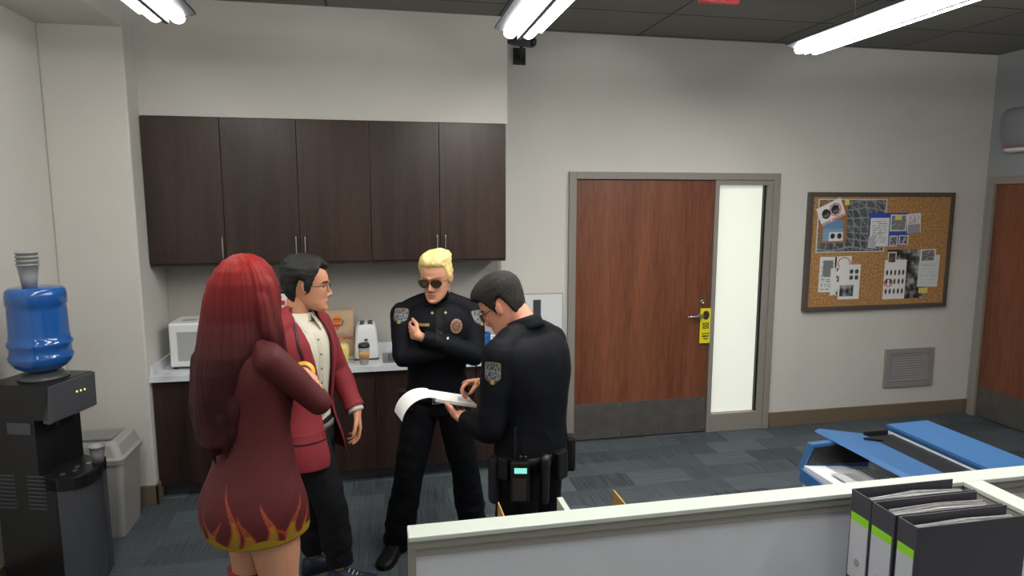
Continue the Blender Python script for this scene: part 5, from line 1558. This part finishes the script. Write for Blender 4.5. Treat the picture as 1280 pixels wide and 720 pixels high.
# ======================= the officer taking notes
o4 = root('person', 'person in black police uniform with short brown hair writing in a notepad, seen from behind', 'person', (.68, 2.84, 0))
F4 = V((-.64, .77, 0)).normalized(); S4 = F4.cross(V((0, 0, 1)))
P, N = V((.668, 2.84, .965)), V((.654, 2.86, 1.50)); fp = F4; fc = F4
M4 = hm((.563, 2.965, 1.612), (-.74, .42, -.52), 1.06)
Rs = N + S4 * .190 + V((0, 0, -.065)); Ls = N - S4 * .190 + V((0, 0, -.065))
Le, Lw = (.462, 2.715, 1.11), (.378, 2.952, 1.080)
Re, Rw = (.74, 3.16, 1.17), (.490, 3.115, 1.215)
hR, kR_, aR_ = P + S4 * .088 + V((0, 0, -.06)), V((.74, 2.93, .50)), V((.75, 2.90, .10))
hL, kL_, aL_ = P - S4 * .088 + V((0, 0, -.06)), V((.585, 2.78, .50)), V((.575, 2.74, .10))
dR, dL = F4 + S4 * .3, F4 - S4 * .3
bm = bmesh.new(); add_torso(bm, P, N, fp, fc, [q for q in PROF_M if q[0] < .92], -.018, V((.02, -.02, 0))); add_traps(bm, N, Rs, Ls, -.026); add_head(bm, M4)
tube(bm, [M4 @ V((0, -.040, -.04)), M4 @ V((0, -.050, -.10)), N + V((.0, -.0, .0)), N - V((0, 0, .08))], [.058, .058, .054, .050], 20)
add_arm(bm, Rs, Re, Rw, -.004); add_arm(bm, Ls, Le, Lw, -.004)
add_leg(bm, hR, kR_, aR_, -.004); add_leg(bm, hL, kL_, aL_, -.004); add_foot(bm, aR_, dR); add_foot(bm, aL_, dL)
PAD_C = V((.385, 3.055, 1.165))
# left hand: palm up under the pad, thumb on top, nearer the camera
add_hand(bm, V(Lw), (-.18, .95, .10), (0, -.1, 1), (-1, -.1, 0), ((2, 4, 4), (2, 4, 4), (2, 5, 4), (3, 6, 4)), 1.02, 3, (46, 26), thumb_up=1)
add_hand(bm, V(Rw), (-.90, -.22, .06), (.1, -.35, -.9), (.1, -.9, .4), ((34, 44, 24), (44, 52, 30), (52, 58, 34), (56, 60, 36)), 1.02, 1, (40, 26))
skin_mesh(bm, .0035, o4, 'body', M4, (204, 142, 116), (170, 98, 86), (56, 40, 34))
LINE_4 = [(0, .060), (30, .062), (48, .056), (60, .034), (68, .004), (76, -.024), (90, -.030), (96, .028), (112, .034), (122, -.006), (134, -.056), (150, -.066), (180, -.068)]
def thick4(p, az): return .012 + .018 * max(0, min(1, (p.z) / .10)) + .012 * gs(p.z, .085, .03) * max(0, p.y) / .08
short_hair('hair', M4, o4, mat('dark_brown_hair', (24, 19, 18), .8, bump=.4, bscale=80, var=.16, vscale=26), LINE_4, thick4, 15.0, .003, 22)
glasses('sunglasses', M4, o4, M_LENS1, M_GEAR, .027, .020, False)
bm = bmesh.new(); add_torso(bm, P, N, fp, fc, [q for q in PROF_M if -.01 < q[0] < .99], .031, V((.02, -.02, 0))); add_traps(bm, N, Rs, Ls, .012); tube(bm, [N - V((0, 0, .12)), N - V((0, 0, .03))], .092, 20, False)
add_arm(bm, Rs, Re, V(Rw), .014, end=V(Re).lerp(V(Rw), .93)); add_arm(bm, Ls, Le, V(Lw), .016, end=V(Le).lerp(V(Lw), 1.0))
me = remesh(bm, .006, 13); cut_sleeve(me, Le, Lw, .90); displace(me, fold_noise(.0035, (7, 7, 5), 41)); s4 = link('shirt', me, M_UNI, o4, True)
b4 = bvh_of(s4)
bm = bmesh.new()
tilt = (V((0, 0, 1)) + F4 * .45).normalized(); ff = (F4 - tilt * F4.dot(tilt)).normalized()
i_ = [ell(N + tilt * (.012 + .020 * k) - F4 * .012, S4, ff, .078 - .002 * k, .078 - .002 * k, 30) for k in range(4)]
u__ = [ell(N + tilt * (.012 + .020 * k) - F4 * .012, S4, ff, .085 - .002 * k, .085 - .002 * k, 30) for k in range(3, -1, -1)]
loft(bm, i_ + u__ + [i_[0]], False); part('collar', bm, M_UNI, s4, True)
decal('shoulder_patch', b4, V(Ls).lerp(V(Le), .18) + V((-.04, -.08, 0)), (.35, .93, .0), (0, 0, 1), .074, .098, patch_fn('shield'), s4, M_BADGE, .004, 40, shield_mask, .002)
t4 = trousers(P, N, fp, hR, kR_, aR_, hL, kL_, aL_, M_UNIT, o4, seed=25)
for A_, d_ in ((aR_, dR), (aL_, dL)): shoe('shoe', A_, d_, M_LEATH, o4, .30)
bl = belt_ring(P, fp, .192, .126, .150, .93, .055, M_LEATH, o4, 'duty_belt')
def around(ang, z, r=0.0, a=.192, b=.150):
    """point on the belt; ang degrees from straight back, positive to the person's left"""
    t = math.radians(ang); return V((P.x, P.y, 0)) - F4 * math.cos(t) * (b + r) - S4 * math.sin(t) * (a + r) + V((0, 0, z)), (-F4 * math.cos(t) / b - S4 * math.sin(t) / a).normalized()
def gear(ang, z, w, d, h, name, m, bev=.01):
    p, nn = around(ang, z, d / 2 - .004); return pouch(p, nn, w, d, h, m, bl, name, bev)
M_HOLS = mat('grey_black_gear', (30, 30, 33), .35)
gear(106, .87, .055, .045, .22, 'holster', M_HOLS, .02)
gear(84, .94, .05, .04, .10, 'pouch', M_GEAR)
p_, n_ = around(26, .88, .025)
bm = bmesh.new(); tube(bm, [p_ + V((0, 0, .10)), p_ + V((0, 0, .02)), p_ + V((0, 0, -.09))], [.024, .019, .016], 16); part('baton_holder', bm, M_HOLS, bl, True)
gear(0, .93, .07, .045, .13, 'pouch', M_GEAR); gear(-44, .93, .07, .05, .17, 'pouch', M_GEAR, .016)
pr, nr = around(60, .895, .027)
ra = root('radio', 'black police radio with a lit screen clipped to the back of the note-taking officer', 'radio', tuple(pr))
rb = pouch(pr, nr, .082, .045, .185, M_GEAR, ra, 'radio_body', .008)
rbm = basis(nr)
def rp(x, y, z): return pr + rbm @ V((x, y, z))
bm = bmesh.new(); tube(bm, [rp(.020, 0, .09), rp(.020, 0, .235)], [.006, .0045], 10); part('antenna', bm, M_GEAR, ra)
for x in (-.025, -.003): 
    bm = bmesh.new(); tube(bm, [rp(x, 0, .09), rp(x, 0, .108)], .008, 10); part('knob', bm, M_GEAR, ra)
part('screen', box(bmesh.new(), tuple(rp(-.004, .023, .055) - V((.027, .001, .012))), tuple(rp(-.004, .023, .055) + V((.027, .001, .012))), 0, rbm), mat('lit_screen', (128, 214, 206), .4, emit=.8), ra)
part('keypad', box(bmesh.new(), tuple(rp(0, .0232, -.03) - V((.030, .001, .05))), tuple(rp(0, .0232, -.03) + V((.030, .001, .05))), .0008, rbm), mat('radio_grille', (34, 34, 36), .6), ra)

# notepad, a flipped page arching over the top
npd = root('notepad', 'white notepad with one page flipped over, held by the note-taking officer', 'notepad', (.36, 3.06, 1.15))
A_ = V((.254, 3.02, 1.170)); Bq = V((.452, 3.045, 1.120))     # top (binding) and bottom, near edge
across = V((-.032, .12, .014)).normalized() * .125
along = (Bq - A_); upn = along.cross(across).normalized()
if upn.z < 0: upn = -upn
bm = bmesh.new(); prism(bm, [A_, Bq, Bq + across, A_ + across], -upn * .014); part('pad', bm, M_PAPER, npd)
bm = bmesh.new(); prism(bm, [A_ - upn * .0145, Bq - upn * .0145, Bq + across - upn * .0145, A_ + across - upn * .0145], -upn * .003); part('backing_card', bm, mat('grey_card', (120, 116, 108), .7), npd)
bm = bmesh.new(); ad = along.normalized()
pth = [A_ + upn * .003]
ang = math.radians(8); p = A_ + upn * .003
for k in range(14):
    ang -= math.radians(7.2); dd = -ad * math.cos(ang) + upn * math.sin(ang); p = p + dd * .0155; pth.append(p)
a = [bm.verts.new(q) for q in pth]; b_ = [bm.verts.new(q + across) for q in pth]; a2 = [bm.verts.new(q + upn * .0015) for q in pth]; b2_ = [bm.verts.new(q + across + upn * .0015) for q in pth]
for k in range(14):
    bm.faces.new((a[k], a[k + 1], b_[k + 1], b_[k])); bm.faces.new((a2[k + 1], a2[k], b2_[k], b2_[k + 1]))
    bm.faces.new((a[k + 1], a[k], a2[k], a2[k + 1])); bm.faces.new((b_[k], b_[k + 1], b2_[k + 1], b2_[k]))
bm.faces.new((a[0], b_[0], b2_[0], a2[0])); bm.faces.new((a[-1], a2[-1], b2_[-1], b_[-1]))
part('flipped_page', bm, M_PAPER, npd, False)
bm = bmesh.new()
for k in range(12):
    c = A_ + across * ((k + .5) / 12)
    ringp = [c + ad * .006 * math.cos(t) + upn * (.006 * math.sin(t) - .004) for t in [2 * PI * q / 10 for q in range(11)]]
    tube(bm, ringp, .0010, 5, False)
part('spiral_binding', bm, M_CHROME, npd)
pn = root('pencil', 'yellow pencil in the right hand of the note-taking officer', 'pencil', (.43, 3.06, 1.22))
bm = bmesh.new(); tip = V((.408, 3.085, 1.150)); end = V((.486, 3.0, 1.292)); tube(bm, [tip.lerp(end, .12), end], .0042, 8, False); part('shaft', bm, mat('pencil_yellow', (206, 160, 60), .4), pn)
bm = bmesh.new(); tube(bm, [tip, tip.lerp(end, .12)], [.0006, .0042], 8, False); part('tip', bm, M_TAN, pn)
# ---------------------------------------------------------------- light
w = bpy.data.worlds.new('world'); scene.world = w; w.use_nodes = True
w.node_tree.nodes['Background'].inputs['Color'].default_value = lin((150, 160, 180))
w.node_tree.nodes['Background'].inputs['Strength'].default_value = 0.3
# ---------------------------------------------------------------- camera
cam = bpy.data.cameras.new('camera'); co = bpy.data.objects.new('camera', cam); C.objects.link(co)
co.location = (0, 0, 2.1)
co.rotation_euler = (math.radians(90 - 7.6), 0, math.radians(-11.6))
cam.sensor_width = 36; cam.lens = 822 / 1280 * 36; cam.clip_start = 0.05
scene.camera = co
vs = scene.view_settings
vs.view_transform = 'Standard'; vs.look = 'None'; vs.gamma = 1; vs.exposure = 0.0
vs.use_curve_mapping = False
